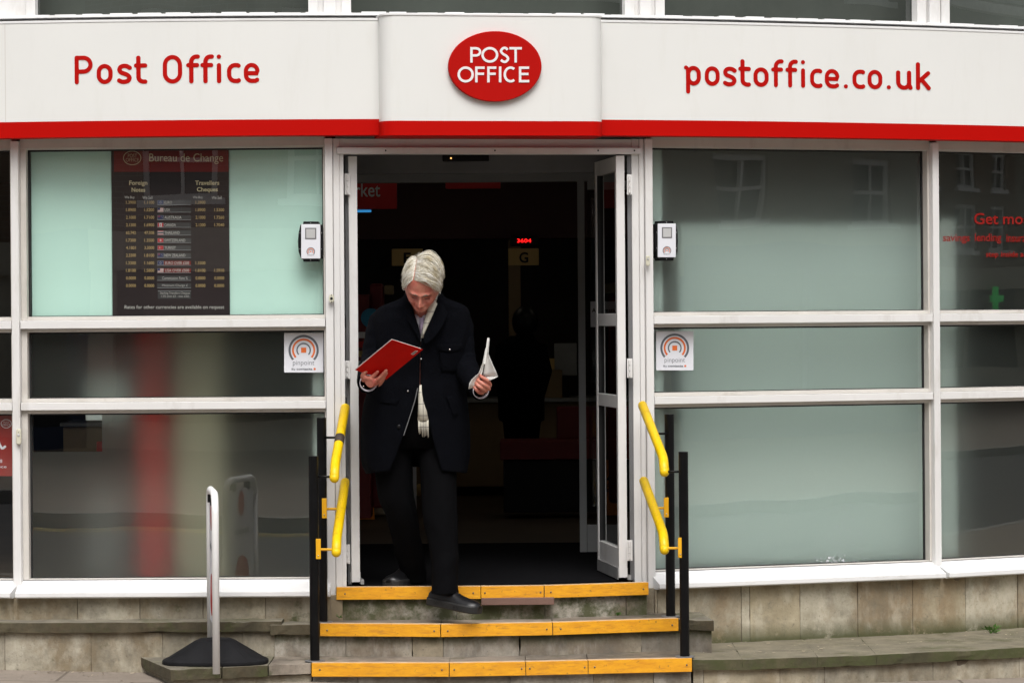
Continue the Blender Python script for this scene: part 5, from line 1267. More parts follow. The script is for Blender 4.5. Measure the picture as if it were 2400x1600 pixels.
# folder plane
FA, FB, FD = at(919, 796, -.56), at(991, 819, -.50), at(833, 867, -.42); FC = FB+FD-FA
fn = (FB-FA).cross(FD-FA).normalized(); fn = fn if fn.y < 0 else -fn
def on_folder(px, py, lift=0.0):
    r_ = ray(px, py); o_ = Vector((0, -DIST, EYE)); t = (FA+fn*lift-o_).dot(fn)/r_.dot(fn); return o_+r_*t
def fpt(px, py, lift): v = on_folder(px, py, lift); return (px, py, v.y)
Mh = Matrix.Rotation(R(-25), 3, 'Y')
pc = on_folder(874, 892, .012); mb.ball(pc+Vector((0, .004, -.002)), (.040, .020, .028), 16, 0, Mh)
mb.tube([at(866, 897, -.40), pc], [.027, .026], 14)
finger([fpt(856, 884, .010), fpt(866, 886, .016), fpt(878, 878, .013), fpt(885, 871, .009)], .0115, .0085)
finger([fpt(868, 893, .018), fpt(884, 889, .022), fpt(896, 878, .018), fpt(905, 868, .010)], .0105, .008)
finger([fpt(874, 899, .016), fpt(888, 895, .020), fpt(898, 885, .017), fpt(906, 874, .010)], .0105, .008)
finger([fpt(878, 905, .012), fpt(889, 901, .015), fpt(897, 892, .012), fpt(901, 882, .008)], .0095, .0075)
finger([fpt(852, 890, .004), fpt(850, 880, .000), fpt(856, 871, -.004), fpt(864, 866, -.012)], .0125, .0095)
# right-hand side: fingers closed round the letter
pc2 = at(1129, 905, -.42); mb.ball(pc2, (.034, .022, .030), 16, 0, Matrix.Rotation(R(20), 3, 'Y')); mb.tube([at(1127, 915, -.38), pc2], [.026, .026], 14)
finger([(1148, 902, -.43), (1144, 893, -.455), (1133, 886, -.462), (1126, 880, -.455)], .0115, .0082)
finger([(1146, 911, -.44), (1137, 903, -.468), (1127, 896, -.470), (1119, 890, -.455)], .0105, .0082)
finger([(1138, 916, -.44), (1129, 909, -.465), (1120, 903, -.465), (1114, 897, -.450)], .010, .008)
finger([(1127, 920, -.43), (1119, 915, -.452), (1113, 909, -.452), (1110, 903, -.440)], .0095, .0078)
finger([(1116, 909, -.42), (1115, 899, -.435), (1119, 889, -.448), (1124, 881, -.440)], .0125, .009)
man = mb.build('person', M['skin'], None); remesh(man, .0034, 2)
tag(man, 'white-haired man in a dark coat and cream scarf stepping down from the doorway, reading', 'person')
# eyebrows, lids, lips
def face_strip(pts, w, name, mat, lift=.0):
    mb = MB(); P = catmull(pts, 4)
    def surf(x, u):     # point on the face just in front of the skin
        best = min(hv, key=lambda q: (q[0]-x)**2+(q[1]-u)**2+(0 if q[2] > 0 else 9)); return best[2]
    L_ = [hf.P(x, u+w/2, surf(x, u+w/2)+lift) for x, u in P]; K = [hf.P(x, u-w/2, surf(x, u-w/2)+lift) for x, u in P]; n = len(P)
    off = hf.F*.003
    mb.add(L_+K+[v-off for v in L_]+[v-off for v in K], [(i, i+1, n+i+1, n+i) for i in range(n-1)]+[(2*n+i, 3*n+i, 3*n+i+1, 2*n+i+1) for i in range(n-1)]+[(i, 2*n+i, 2*n+i+1, i+1) for i in range(n-1)]+[(n+i, n+i+1, 3*n+i+1, 3*n+i) for i in range(n-1)])
    return mb.build(name, mat, man, smooth=True)
M['brow'] = simple('brow_grey', (.15, .095, .07), .8, var=.3, scale=200); M['lip'] = simple('lip', (.24, .055, .045), .5); M['lash'] = simple('lash_line', (.06, .02, .015), .7)
for s_ in (-1, 1):
    face_strip([(s_*.012, .004), (s_*.026, .010), (s_*.046, .003)], .0062, 'eyebrow', M['brow'], .0022)
    face_strip([(s_*.019, -.027), (s_*.031, -.031), (s_*.043, -.027)], .0022, 'eyelid', M['lash'], .0010)  # dark lash strip along each lid
face_strip([(-.019, -.0885), (-.008, -.0868), (0, -.0878), (.008, -.0868), (.019, -.0885)], .003, 'lips', M['lip'], -.0006)

# hair: a close cap plus several hundred locks swept from the parting
M['hair'] = None
def hair_mat():
    m, nt, b = new_mat('white_hair'); g = N(nt, 'ShaderNodeNewGeometry'); v = coords(nt)
    c = ramp(nt, g.outputs['Random Per Island'], [(0.0, (.36, .30, .19)), (.2, (.62, .57, .45)), (.6, (.76, .73, .65)), (1.0, (.88, .87, .84))])
    c = mixc(nt, ramp(nt, noise_tex(nt, v, 14, 3), [(.52, 0.0), (.72, .7)]), c, (.42, .34, .17)); nt.links.new(c, b.inputs['Base Color'])
    b.inputs['Roughness'].default_value = .5; b.inputs['Specular IOR Level'].default_value = .35; return m
M['hair'] = hair_mat(); M['haircap'] = simple('scalp', (.60, .40, .34), .8, var=.2, scale=60)
ha, hu, hfd = .0985, .134, .112; HO = (0, .002, -.012)
def hp(d, k=1.0):
    k *= 1+.13*d.x*max(0, d.z)+.02*max(0, d.z)
    return hf.P(HO[0]+d.x*ha*k, HO[1]+d.z*hu*k, HO[2]+d.y*hfd*k)   # d=(x, f, u)
def hairline(x):
    pts = [(-1, -35), (-.93, -12), (-.82, 6), (-.62, 26), (-.45, 36), (-.2, 37), (0, 35), (.3, 30), (.55, 20), (.78, 4), (.9, -8), (1, -30)]
    for a, b in zip(pts, pts[1:]):
        if a[0] <= x <= b[0]: return a[1]+(b[1]-a[1])*(x-a[0])/(b[0]-a[0])
    return 0
bm = bmesh.new(); bmesh.ops.create_icosphere(bm, subdivisions=5, radius=1.0)
keep = {}; mb = MB(); vs = []; fs = []
for v in bm.verts:
    d = v.co; el = math.degrees(math.atan2(d.z, d.y)); ok = True
    if d.y > 0 or abs(el) < 90: ok = el > hairline(d.x)-3 and el < 180
    if d.y <= 0: ok = d.z > -.80
    if ok: keep[v.index] = len(vs); vs.append(hp(Vector((d.x, d.y, d.z)), .955))
for fc in bm.faces:
    if all(v.index in keep for v in fc.verts): fs.append(tuple(keep[v.index] for v in fc.verts))
bm.free(); mb.add(vs, fs); cap = mb.build('hair_cap', M['haircap'], man, smooth=True); sl_ = cap.modifiers.new('thick', 'SOLIDIFY'); sl_.thickness = .006; sl_.offset = -1
random.seed(21)
mb = MB()
def dirv(x, el): e = R(el); c = math.sqrt(max(0, 1-x*x)); return Vector((x, c*math.cos(e), c*math.sin(e)))
def slerp(a, b, t):
    w = a.angle(b)
    if w < 1e-4: return a.copy()
    return (a*math.sin((1-t)*w)+b*math.sin(t*w))/math.sin(w)
def lock(A, B, k0, k1, bulge, r_, sag=None, n=8, wave=.0):
    P = []; ph = random.uniform(0, 6)
    for i in range(n+1):
        t = i/n; d = slerp(A, B, t)
        if sag is not None: d = (d+sag*math.sin(math.pi*t)).normalized()
        k = k0+(k1-k0)*t+bulge*math.sin(math.pi*min(1, t*1.15))
        p = hp(d, k)+hf.U*wave*math.sin(ph+t*5)*.003; P.append(p)
    mb.tube(P, [r_*(.6+.4*math.sin(math.pi*(.15+.85*i/n))) if i < n else r_*.12 for i in range(n+1)], 5)
def part(t): return dirv(-.33+.05*math.sin(t*4)-.05*(1-t), 35+120*t)
for i in range(230):   # broad under-locks
    t = random.random(); A = (part(t)+Vector((.035, 0, 0))).normalized(); B = dirv(random.uniform(.84, .96), -2+70*t+random.uniform(-8, 8)+(60*(t-.5) if t > .5 else 0))
    lock(A, B, .975, .975, .03+.05*mnoise.noise(Vector((t*11, 2, 0))), random.uniform(.003, .0055), Vector((0, .10*(1-t), .27*(1-t))), 9)
for i in range(150):
    t = random.random(); A = (part(t)+Vector((-.035, 0, 0))).normalized(); B = dirv(-random.uniform(.84, .96), (-8+140*t)+random.uniform(-8, 8))
    lock(A, B, .975, .975, .03, random.uniform(.003, .005), Vector((0, .05*(1-t), .04)), 8)
for i in range(820):   # broad side, swept to the image right
    t = random.random()**1.15; j = random.gauss(0, .01)
    A = part(t); A = (A+Vector((.03+abs(j), 0, j))).normalized()
    e0 = random.uniform(0, 1)
    if t < .45:
        B = dirv(min(.985, .84+.13*e0), -4+72*t+random.uniform(-8, 8)-6*(1-t)); sag = Vector((0, .10*(1-t), .27*(1-t)*random.uniform(.75, 1.15)))
    else: B = dirv(random.uniform(.85, .985), -20+170*t+random.uniform(-10, 10)); sag = Vector((0, -.02, .02))
    lock(A, B, .975, 1.0+random.uniform(-.05, .09), .045+.085*mnoise.noise(Vector((t*11, e0*2.5, 0)))+.05*mnoise.noise(Vector((t*29, e0*5, 3)))+random.uniform(-.01, .03), random.uniform(.0008, .0021), sag, 9, random.random())
for i in range(420):   # narrow side, swept to the image left
    t = random.random(); A = (part(t)+Vector((-.03, 0, random.gauss(0, .01)))).normalized()
    B = dirv(-random.uniform(.86, .985), (-10+140*t)+random.uniform(-10, 10)); sag = Vector((0, .05*(1-t), .04))
    lock(A, B, .975, 1.0+random.uniform(-.05, .06), .055+.09*mnoise.noise(Vector((t*11, 5, 1)))+random.uniform(-.01, .04), random.uniform(.0008, .0020), sag, 8, random.random())
for i in range(220):   # sides down to the ears and nape
    s_ = random.choice((-1, 1)); e = random.uniform(-8, 175); A = dirv(s_*random.uniform(.82, .93), e); f_ = random.uniform(.05, .22)
    B = (A+Vector((s_*.25, -.12, -f_*1.7))).normalized(); lock(A, B, 1.0, 1.0+random.uniform(-.03, .0), .02, random.uniform(.0015, .0026), None, 6)
for i in range(260):   # loose hairs standing off the surface
    s_ = random.choice((-1, 1, 1)); t = random.random(); A = (part(t)+Vector((s_*.04, 0, 0))).normalized(); B = dirv(s_*random.uniform(.7, .99), -12+165*t+random.uniform(-14, 14))
    lock(A, B, .98, random.uniform(.99, 1.12), random.uniform(.05, .15), random.uniform(.0005, .0009), Vector((0, .08*(1-t), (.22 if s_ > 0 else .04)*(1-t))), 8, 2)
for i in range(34):    # stray wisps on the crown
    A = dirv(random.uniform(-.5, .45), random.uniform(85, 150)); B = dirv(max(-.9, min(.9, A.x+random.uniform(-.1, .5))), random.uniform(75, 165)); lock(A, B, 1.0, random.uniform(.98, 1.06), random.uniform(.03, .13), .00045, None, 9, 1)
mb.build('hair', M['hair'], man, smooth=True)

# coat
CR = Rows([(686, 951, 1034, -.11, .10, 957, 1027), (692, 945, 1040, -.11, .105, 957, 1027), (698, 939, 1047, -.10, .12, 958, 1026), (704, 926, 1060, -.09, .135, 959.5, 1024), (711, 906, 1079, -.08, .145, 962, 1021),
  (719, 888, 1093, -.07, .15, 966, 1016), (731, 877, 1101, -.06, .155, 970, 1010), (746, 873, 1103, -.06, .16, 975, 1004), (765, 872, 1103, -.055, .165, 981, 997), (790, 873, 1100, -.05, .17, 985.5, 989.5), (812, 875, 1096, -.05, .17, 984.5, 986),
  (850, 877, 1092, -.04, .165, 984, 985.5), (885, 872, 1092, -.03, .165, 983.5, 985), (905, 866, 1093, -.03, .17, 982.5, 985.5), (925, 858, 1095, -.03, .17, 979, 989), (950, 851, 1098, -.03, .175, 970, 996), (985, 847, 1101, -.03, .18, 956, 1006),
  (1020, 845, 1103, -.03, .185, 943, 1014), (1060, 845, 1102, -.03, .19, 929, 1025), (1085, 849, 1098, -.03, .19, 919, 1032), (1103, 858, 1095, -.03, .19, 912, 1037)], 2.4)
mb = MB(); nn_ = 84; vs = []; rows_ = CR.rows
for ri, r_ in enumerate(rows_):
    c, rx, ry = CR.geo(r_); xl = at(r_[5], r_[0], c.y-ry).x; xr = at(r_[6], r_[0], c.y-ry).x
    def ang(x): u = max(-.98, min(.98, (x-c.x)/rx)); return math.asin(math.copysign(abs(u)**(CR.n/2), u))
    a0 = ang(xr); a1 = 2*math.pi+ang(xl)
    for i in range(nn_+1):
        a = a0+(a1-a0)*i/nn_; s_ = se(math.sin(a), CR.n); cc = se(math.cos(a), CR.n)
        dn = mnoise.noise(Vector((s_*1.6, cc*1.6, r_[0]*.011)))*.010+mnoise.noise(Vector((s_*4, cc*4, r_[0]*.02)))*.006
        low = sm((r_[0]-900)/180)
        dn += low*.008*math.sin(a*7+1.0)
        z = c.z
        if r_[0] > 1040: z += (r_[0]-1040)/63*.012*math.cos(a*2)
        vs.append(Vector((c.x+(rx+dn*.5)*s_, c.y-(ry+dn)*cc-(.006 if i > nn_-6 else 0), z)))
w_ = nn_+1; mb.add(vs, [(r*w_+i, r*w_+i+1, (r+1)*w_+i+1, (r+1)*w_+i) for r in range(len(rows_)-1) for i in range(nn_)])
coat = mb.build('coat', M['coat'], man, smooth=True); so = coat.modifiers.new('thick', 'SOLIDIFY'); so.thickness = .007; so.offset = -1
# sleeves
def sleeve(pts, rs, name='sleeve'):
    P = catmull([tuple(p)+(r_,) for p, r_ in zip(pts, rs)], 6); mb = MB(); path = [Vector(p[:3]) for p in P]; seg = 26; n = len(path); rings = []; up = None
    for i, p in enumerate(path):
        d = (path[min(i+1, n-1)]-path[max(i-1, 0)]).normalized(); up = d.orthogonal().normalized() if up is None else (up-d*up.dot(d)).normalized(); sd_ = d.cross(up)
        for k in range(seg):
            a = 2*math.pi*k/seg; q = P[i][3]*(1+.06*mnoise.noise(Vector((math.cos(a)*1.5, math.sin(a)*1.5, i*.33)))+.035*math.sin(i*1.5+2*math.cos(a)))
            rings.append(p+(up*math.cos(a)+sd_*math.sin(a))*q)
    mb.add(rings, [(i*seg+k, i*seg+(k+1) % seg, (i+1)*seg+(k+1) % seg, (i+1)*seg+k) for i in range(n-1) for k in range(seg)])
    o = mb.build(name, M['coat'], man, smooth=True); s_ = o.modifiers.new('thick', 'SOLIDIFY'); s_.thickness = .005; s_.offset = -1; return o, path
oL_, pL_ = sleeve([at(915, 742, -.05), at(898, 757, -.055), at(885, 800, -.06), at(876, 842, -.09), at(868, 868, -.20), at(863, 888, -.31), at(863, 897, -.375)], [.060, .073, .070, .064, .060, .056, .054])
oR_, pR_ = sleeve([at(1060, 742, -.05), at(1075, 757, -.055), at(1081, 800, -.06), at(1088, 848, -.08), at(1102, 882, -.18), at(1118, 904, -.30), at(1127, 915, -.375)], [.060, .070, .066, .063, .058, .052, .050])
def cuff(path, r_, col='shirt'):
    mb = MB(); d = (path[-1]-path[-2]).normalized(); mb.tube([path[-1]-d*.02, path[-1]+d*.006], r_, 24, caps=False); o = mb.build('shirt_cuff', M[col], man, smooth=True); s_ = o.modifiers.new('t', 'SOLIDIFY'); s_.thickness = .003
cuff(pL_, .043); cuff(pR_, .041)
# collar, lapel edge, pockets, zip, buttons
def patch(outline, lift, th, name, mat='coat', sub=6):
    """outline in photograph pixels laid on the coat surface"""
    mb = MB(); n = len(outline); vs = []
    cx_ = sum(p[0] for p in outline)/n; cy_ = sum(p[1] for p in outline)/n; P = []
    for i in range(n):
        a, b = outline[i], outline[(i+1) % n]
        for k in range(4): P.append((a[0]+(b[0]-a[0])*k/4, a[1]+(b[1]-a[1])*k/4))
    m_ = len(P); rings = []
    for q in (1.0, .66, .33):
        rings.append([(cx_+(x-cx_)*q, cy_+(y-cy_)*q) for x, y in P])
    for rg in rings: vs += [Vector(at(x, y, CR.depth(x, y)-lift-th)) for x, y in rg]
    vs.append(at(cx_, cy_, CR.depth(cx_, cy_)-lift-th)); b = len(vs); vs += [Vector(at(x, y, CR.depth(x, y)-lift+.004)) for x, y in P]
    fs = [(r*m_+i, r*m_+(i+1) % m_, (r+1)*m_+(i+1) % m_, (r+1)*m_+i) for r in range(2) for i in range(m_)]+[(2*m_+i, 2*m_+(i+1) % m_, 3*m_) for i in range(m_)]+[(i, b+i, b+(i+1) % m_, (i+1) % m_) for i in range(m_)]
    mb.add(vs, fs); return mb.build(name, M[mat], man, smooth=True)
patch([(1026, 806), (1087, 806), (1087, 819), (1057, 826), (1028, 821)], .004, .005, 'pocket_flap')
patch([(1030, 823), (1084, 823), (1082, 872), (1034, 872)], .002, .003, 'chest_pocket')
patch([(1047, 929), (1060, 926), (1075, 972), (1064, 977)], .004, .006, 'side_pocket')
patch([(893, 930), (935, 936), (930, 948), (890, 942)], .004, .005, 'pocket_flap')
def collar(pts, name):
    mb = MB(); n = len(pts); vs = []
    for (x0, y0, d0), (x1, y1, d1) in pts: vs += [at(x0, y0, d0), at((x0+x1)/2, (y0+y1)/2, (d0+d1)/2-.012), at(x1, y1, d1)]
    mb.add(vs, [(3*i+j, 3*i+j+1, 3*i+j+4, 3*i+j+3) for i in range(n-1) for j in range(2)])
    o = mb.build(name, M['coat'], man, smooth=True); s_ = o.modifiers.new('t', 'SOLIDIFY'); s_.thickness = .006; o.modifiers.new('s', 'SUBSURF').render_levels = 2; return o
collar([((948, 684, -.10), (940, 716, -.10)), ((951, 690, -.17), (945, 733, -.185)), ((957, 702, -.205), (951, 747, -.235)), ((966, 722, -.225), (962, 762, -.250)), ((977, 753, -.232), (976, 785, -.256)), ((985.5, 789, -.235), (986, 806, -.250))], 'lapel')
collar([((1037, 682, -.10), (1048, 712, -.10)), ((1034, 688, -.17), (1052, 728, -.18)), ((1029, 700, -.205), (1049, 742, -.228)), ((1021, 720, -.228), (1040, 762, -.250)), ((1007, 752, -.236), (1020, 792, -.258)), ((990, 788, -.240), (994, 812, -.256))], 'lapel')
mb = MB(); P = [(979, 909), (972, 940), (961, 975), (952, 1002), (946, 1020)]; mb.tube([at(x, y, CR.depth(x, y)-.008) for x, y in P], .0022, 6); mb.build('zip', M['grey'], man)
for x, y, r_ in ((987, 841, .0045), (956, 916, .0045), (1054, 819, .005), (935, 999, .010), (852, 905, .004)):
    mb = MB(); d_ = CR.depth(x, y)-.010 if x > 860 else -.42; c = at(x, y, d_); mb.ball(c, (r_, .003, r_), 12); mb.build('button', M['chrome'] if r_ < .006 else M['blackplastic'], man, smooth=True)
# shirt and scarf
def ribbon(rowsx, name, mat, curve=.02, back=.010, parent=man):
    mb = MB(); n = 8; vs = []
    for (py, x0, x1, y_) in rowsx:
        for i in range(n+1):
            t = i/n; vs.append(at(x0+(x1-x0)*t, py, y_-curve*math.sin(math.pi*t)))
    mb.add(vs, [(r*(n+1)+i, r*(n+1)+i+1, (r+1)*(n+1)+i+1, (r+1)*(n+1)+i) for r in range(len(rowsx)-1) for i in range(n)])
    o = mb.build(name, M[mat], parent, smooth=True); s_ = o.modifiers.new('t', 'SOLIDIFY'); s_.thickness = .006; s_.offset = 0; return o
ribbon([(700, 955, 1028, -.10), (730, 962, 1022, -.150), (752, 970, 1010, -.178), (775, 978, 1000, -.190), (800, 982, 992, -.195)], 'shirt', 'shirt', .02)
ribbon([(737, 962, 979, -.185), (752, 970, 986, -.196), (768, 977, 988, -.200)], 'shirt_collar', 'shirt', .006)
ribbon([(738, 990, 1004, -.190), (754, 988, 1000, -.200), (768, 987, 994, -.203)], 'shirt_collar', 'shirt', .006)
M['tie'] = simple('tie_mixed', (.46, .36, .50), .7, var=.5, scale=30)
ribbon([(745, 985, 995, -.205), (765, 984, 993, -.208), (790, 985, 990, -.208)], 'tie', 'tie', .006)
ribbon([(676, 1016, 1034, -.13), (692, 1011, 1031, -.175), (712, 1006, 1029, -.206), (732, 1001, 1020, -.214), (752, 995, 1011, -.217), (772, 990, 1000, -.219), (792, 986.5, 991, -.220)], 'scarf', 'scarf', .014)
ribbon([(860, 950, 1030, -.13), (930, 950, 1025, -.14), (1000, 935, 1025, -.14), (1050, 925, 1028, -.13)], 'jumper', 'trousers', .02)
sc = ribbon([(902, 981, 990, -.190), (925, 981, 991, -.194), (950, 981, 997, -.198), (985, 979.5, 1004, -.205)], 'scarf_end', 'scarf', .010)
mb = MB()
for i in range(11):
    x = 981+i*2.25; d = random.uniform(-1.5, 1.5); mb.tube([at(x, 984, -.208), at(x+d*.5, 1000, -.21), at(x+d+1, 1012+random.uniform(0, 9)+i*.6, -.208)], [.0024, .002, .0014], 6)
mb.build('fringe', M['scarf'], sc, smooth=True)
# trousers
TL = Rows([(980, 900, 985, .0, .10), (1060, 880, 970, -.02, .105), (1110, 880, 967, -.03, .10), (1165, 886, 971, -.03, .095), (1205, 903, 978, -.01, .085), (1250, 916, 985, .04, .078), (1300, 927, 994, .11, .072), (1340, 937, 998, .165, .070), (1362, 938, 998, .185, .070)], 2.3)
TR = Rows([(980, 965, 1080, .0, .10), (1060, 978, 1074, -.04, .105), (1110, 985, 1070, -.08, .10), (1200, 990, 1072, -.13, .09), (1250, 998, 1073, -.15, .08), (1300, 1009, 1075, -.175, .074), (1350, 1012, 1073, -.20, .072), (1388, 1010, 1076, -.225, .074)], 2.3)
mb = MB()
for Tq in (TL, TR):
    vs = []; seg = 40
    for ri, r_ in enumerate(Tq.rows):
        c, rx, ry = Tq.geo(r_)
        for k in range(seg):
            a = 2*math.pi*k/seg; s_ = se(math.sin(a), Tq.n); cc = se(math.cos(a), Tq.n)
            dn = mnoise.noise(Vector((s_*2, cc*2, r_[0]*.03+(9 if Tq is TR else 0))))*.008+.004*math.sin(r_[0]*.12+2*a)*sm((r_[0]-1240)/60)
            vs.append(Vector((c.x+(rx+dn*.6)*s_, c.y-(ry+dn+.006*max(0, math.cos(a))**8)*cc, c.z)))
    nr = len(Tq.rows); mb.add(vs, [(i*seg+k, i*seg+(k+1) % seg, (i+1)*seg+(k+1) % seg, (i+1)*seg+k) for i in range(nr-1) for k in range(seg)]+[tuple(range(seg))])
c = at(972, 1000, .01); mb.ball(c, (.15, .10, .16), 20)
tr = mb.build('trousers', M['trousers'], man, smooth=True)
# shoes
def shoe(heel, toe, name='shoe'):
    """heel and toe are points on the sole line"""
    d = toe-heel; L_ = d.length; X = d.normalized(); Y = Vector((0, 0, 1)).cross(X).normalized(); Z = X.cross(Y)
    sec = [(0.0, .022, .040), (.03, .034, .062), (.10, .039, .080), (.25, .040, .092), (.40, .041, .090), (.52, .045, .076), (.64, .050, .064), (.76, .052, .057), (.88, .048, .052), (.96, .034, .044), (1.0, .016, .032)]
    sec = catmull(sec, 3); seg = 22; mb = MB(); vs = []
    for u, w, h in sec:
        for k in range(seg):
            a = 2*math.pi*k/seg; y = se(math.cos(a), 2.6)*w; z = .018+max(0, se(math.sin(a), 2.2))*(h-.018)+min(0, math.sin(a))*.004
            vs.append(heel+X*(u*L_)+Y*y*(.92 if z > .03 else 1)+Z*z)
    n = len(sec); mb.add(vs, [(i*seg+k, i*seg+(k+1) % seg, (i+1)*seg+(k+1) % seg, (i+1)*seg+k) for i in range(n-1) for k in range(seg)]+[tuple(range(seg)), tuple(range((n-1)*seg, n*seg))])
    o = mb.build(name, M['shoe'], man, smooth=True)
    mb = MB(); vs = []; m_ = len(sec)
    for z, gr in ((-.008, .002), (-.002, .006), (.024, .0055), (.030, .002)):
        for u, w, h in sec: vs.append(heel+X*(u*L_*1.0)+Y*(w+gr)+Z*z)
        for u, w, h in reversed(sec): vs.append(heel+X*(u*L_)-Y*(w+gr)+Z*z)
    k = 2*m_; mb.add(vs, [(j*k+i, j*k+(i+1) % k, (j+1)*k+(i+1) % k, (j+1)*k+i) for j in range(3) for i in range(k)]+[tuple(range(k))[::-1], tuple(range(3*k, 4*k))])
    for q in range(12):     # tread notches
        u = .06+q*.078; i_ = min(m_-1, int(u*(m_-1))); w = sec[i_][1]
        for s_ in (-1, 1):
            c_ = heel+X*(u*L_)+Y*s_*(w+.0052)+Z*.010; mb.box(lambda a, b_, z: c_+X*a+Y*b_+Z*z, -.003, .003, -.0015, .0015, -.008, .008, 1)
    mb.build('sole', [M['sole'], M['shoe']], o)
    mb = MB()
    for q in range(4):      # laces
        u = .40+.055*q; i_ = min(m_-1, int(u*(m_-1))); h = sec[i_][2]; mb.tube([heel+X*(u*L_)+Y*(-.016)+Z*(h-.004), heel+X*(u*L_+.004)+Z*(h+.003), heel+X*(u*L_)+Y*.016+Z*(h-.004)], .0018, 6)
    mb.build('laces', M['sole'], o)
shoe(Vector((at(971, 1360, .24).x, .24, Z1+.003)), Vector((at(910, 1366, .02).x, .03, Z1+.003)))
shoe(at(1006, 1411, -.17), at(1124, 1434, -.33))

# red folder and folded letter, held
fo = thing('folder', 'red folder with white page edges held up in the man\'s hand', 'folder', (FA+FC)/2)
def sheet3(name, corners, th, mat, parent, n_=None):
    a, b, c, d = corners; nn = n_ or (b-a).cross(d-a).normalized(); mb = MB(); vs = [v+nn*t for t in (-th/2, th/2) for v in (a, b, c, d)]
    mb.add(vs, [(3, 2, 1, 0), (4, 5, 6, 7), (0, 1, 5, 4), (1, 2, 6, 5), (2, 3, 7, 6), (3, 0, 4, 7)]); return mb.build(name, mat, parent)
M['folder_red'] = simple('folder_red', (.52, .004, .002), .5, var=.08, scale=10, spec=.1)
M['paper'] = simple('paper', (.68, .67, .64), .7, var=.08, scale=14)
sheet3('cover', [FA, FB, FC, FD], .0014, M['folder_red'], fo, fn)
inn = -fn; e1 = (FD-FA).normalized(); e2 = (FB-FA).normalized()
sheet3('pages', [FA-e2*.003-e1*.001+inn*.0025, FB+inn*.0025-e1*.001-e2*.01, FC+inn*.0025-e2*.01-e1*.01, FD-e2*.003+e1*.002+inn*.0035], .002, M['paper'], fo, fn)
a = on_folder(966, 823, .0012); b = on_folder(979, 821, .0012); c = on_folder(970, 831, .0012); d = on_folder(963, 831, .0012)
sheet3('label_mark', [on_folder(974, 821.5, .0014), on_folder(979.5, 822.5, .0014), on_folder(968.5, 831.5, .0014), on_folder(963, 829.5, .0014)], .0008, M['paper'], fo, fn)
sheet3('label_field', [on_folder(974.2, 823, .0022), on_folder(977.5, 823.5, .0022), on_folder(968, 830, .0022), on_folder(965.2, 829, .0022)], .0006, M['logo_grey'], fo, fn)
le = thing('folded_letter', 'bent white letter gripped upright in the man\'s other hand', 'letter', at(1135, 860, -.46))
def poly3(name, pts, th, parent, mat='paper'):
    V = [at(*p) for p in pts]; mb = MB(); n = len(V); mb.add([v+Vector((0, t, 0)) for t in (0, th) for v in V], [tuple(range(n)), tuple(range(n, 2*n))[::-1]]+[(i, n+i, n+(i+1) % n, (i+1) % n) for i in range(n)]); return mb.build(name, M[mat], parent)
poly3('fold_edge', [(1142.2, 792, -.47), (1145.8, 791.3, -.47), (1142.5, 820, -.475), (1137.2, 853, -.48), (1133, 852, -.48), (1139, 815, -.475)], .003, le)
def curl(name, L_, Rr_, parent):
    mb = MB(); n = len(L_); k = 6; vs = []
    for (a_, b_) in zip(L_, Rr_):
        A = at(*a_); B = at(*b_)
        for i in range(k+1): t = i/k; vs.append(A.lerp(B, t)+Vector((0, .010*math.sin(math.pi*t), 0)))
    mb.add(vs, [(r*(k+1)+i, r*(k+1)+i+1, (r+1)*(k+1)+i+1, (r+1)*(k+1)+i) for r in range(n-1) for i in range(k)])
    o = mb.build(name, M['paper'], parent, smooth=True); s_ = o.modifiers.new('t', 'SOLIDIFY'); s_.thickness = .0012; return o
curl('right_leaf', [(1143.6, 793, -.465), (1142, 828, -.455), (1137, 850, -.45), (1133, 873, -.44), (1131, 884, -.44)], [(1146.8, 792.5, -.465), (1144, 828, -.47), (1153, 851, -.50), (1161, 868, -.51), (1167, 882, -.51)], le)
curl('right_leaf', [(1131, 884, -.44), (1134, 893, -.44)], [(1167, 882, -.51), (1150, 890, -.49)], le)
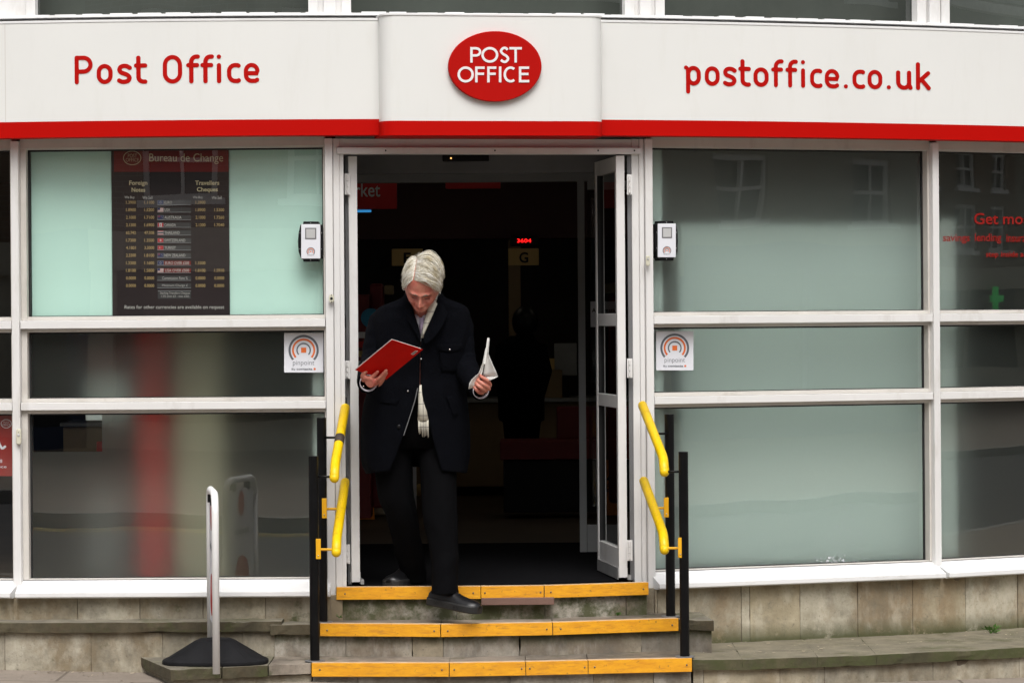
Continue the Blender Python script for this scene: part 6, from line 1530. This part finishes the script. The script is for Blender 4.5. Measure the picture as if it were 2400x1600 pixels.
curl('left_leaf', [(1138, 815, -.46), (1131, 850, -.46), (1122, 874, -.47), (1105, 889, -.48), (1100, 898, -.48), (1098, 911.5, -.48)], [(1139, 815, -.45), (1135, 852, -.45), (1131, 872, -.45), (1124, 890, -.45), (1120, 902, -.45), (1114, 907, -.45)], le)

# ---- dark figure at the counter, seen from behind
mb = MB(); y0 = 6.9
mb.ball(at(1231, 757, y0-.1), (.085, .10, .125), 18); mb.tube([at(1232, 772, y0), at(1232, 800, y0)], [.06, .07], 12)
mb.tube([at(1225, 790, y0), at(1222, 812, y0), at(1220, 860, y0), at(1222, 940, y0), at(1222, 985, y0)], [.09, .19, .20, .17, .17], 20)
mb.tube([at(1190, 812, y0), at(1172, 870, y0), at(1185, 925, y0+.2)], [.08, .065, .05], 12); mb.tube([at(1256, 812, y0), at(1274, 870, y0), at(1262, 925, y0+.2)], [.08, .065, .05], 12)
for x in (1208, 1238): mb.tube([at(x, 975, y0), at(x, 1050, y0), at(x, 1137, y0)], [.10, .075, .055], 12); mb.ball(at(x, 1148, y0+.05), (.05, .13, .045), 12)
for x, y in ((1185, 925), (1262, 925)):
    for k in range(5): mb.tube([at(x+(k-2)*3, y, y0+.2), at(x+(k-2)*4.5, y+3+(k != 0)*4, y0+.28)], [.012, .008], 6)
p2 = mb.build('person', M['coat'], None); remesh(p2, .012, 3); tag(p2, 'dim dark-clad customer seen from behind at the counter deep inside the hall', 'person')
mb = MB(); mb.ball(at(1231, 754, y0-.1), (.098, .115, .118), 18); mb.build('hair', M['blackplastic'], p2, smooth=True)
o = thing('pharmacy_cross', 'small lit green cross sign on the terrace across the street', 'sign', gc)
mb = MB(); mb.wbox(gc.x-.075, gc.x+.075, gc.y-.1, gc.y, gc.z-.28, gc.z+.28); mb.wbox(gc.x-.28, gc.x-.07501, gc.y-.1, gc.y, gc.z-.075, gc.z+.075); mb.wbox(gc.x+.07501, gc.x+.28, gc.y-.1, gc.y, gc.z-.075, gc.z+.075)
mb.build('cross', emis('green_led', (.02, .8, .15), .35), o)
mb = MB(); mb.wbox(gc.x-.05, gc.x+.05, -25.5, gc.y-.101, gc.z-.1, gc.z+.1); mb.build('arm', M['grey'], o)
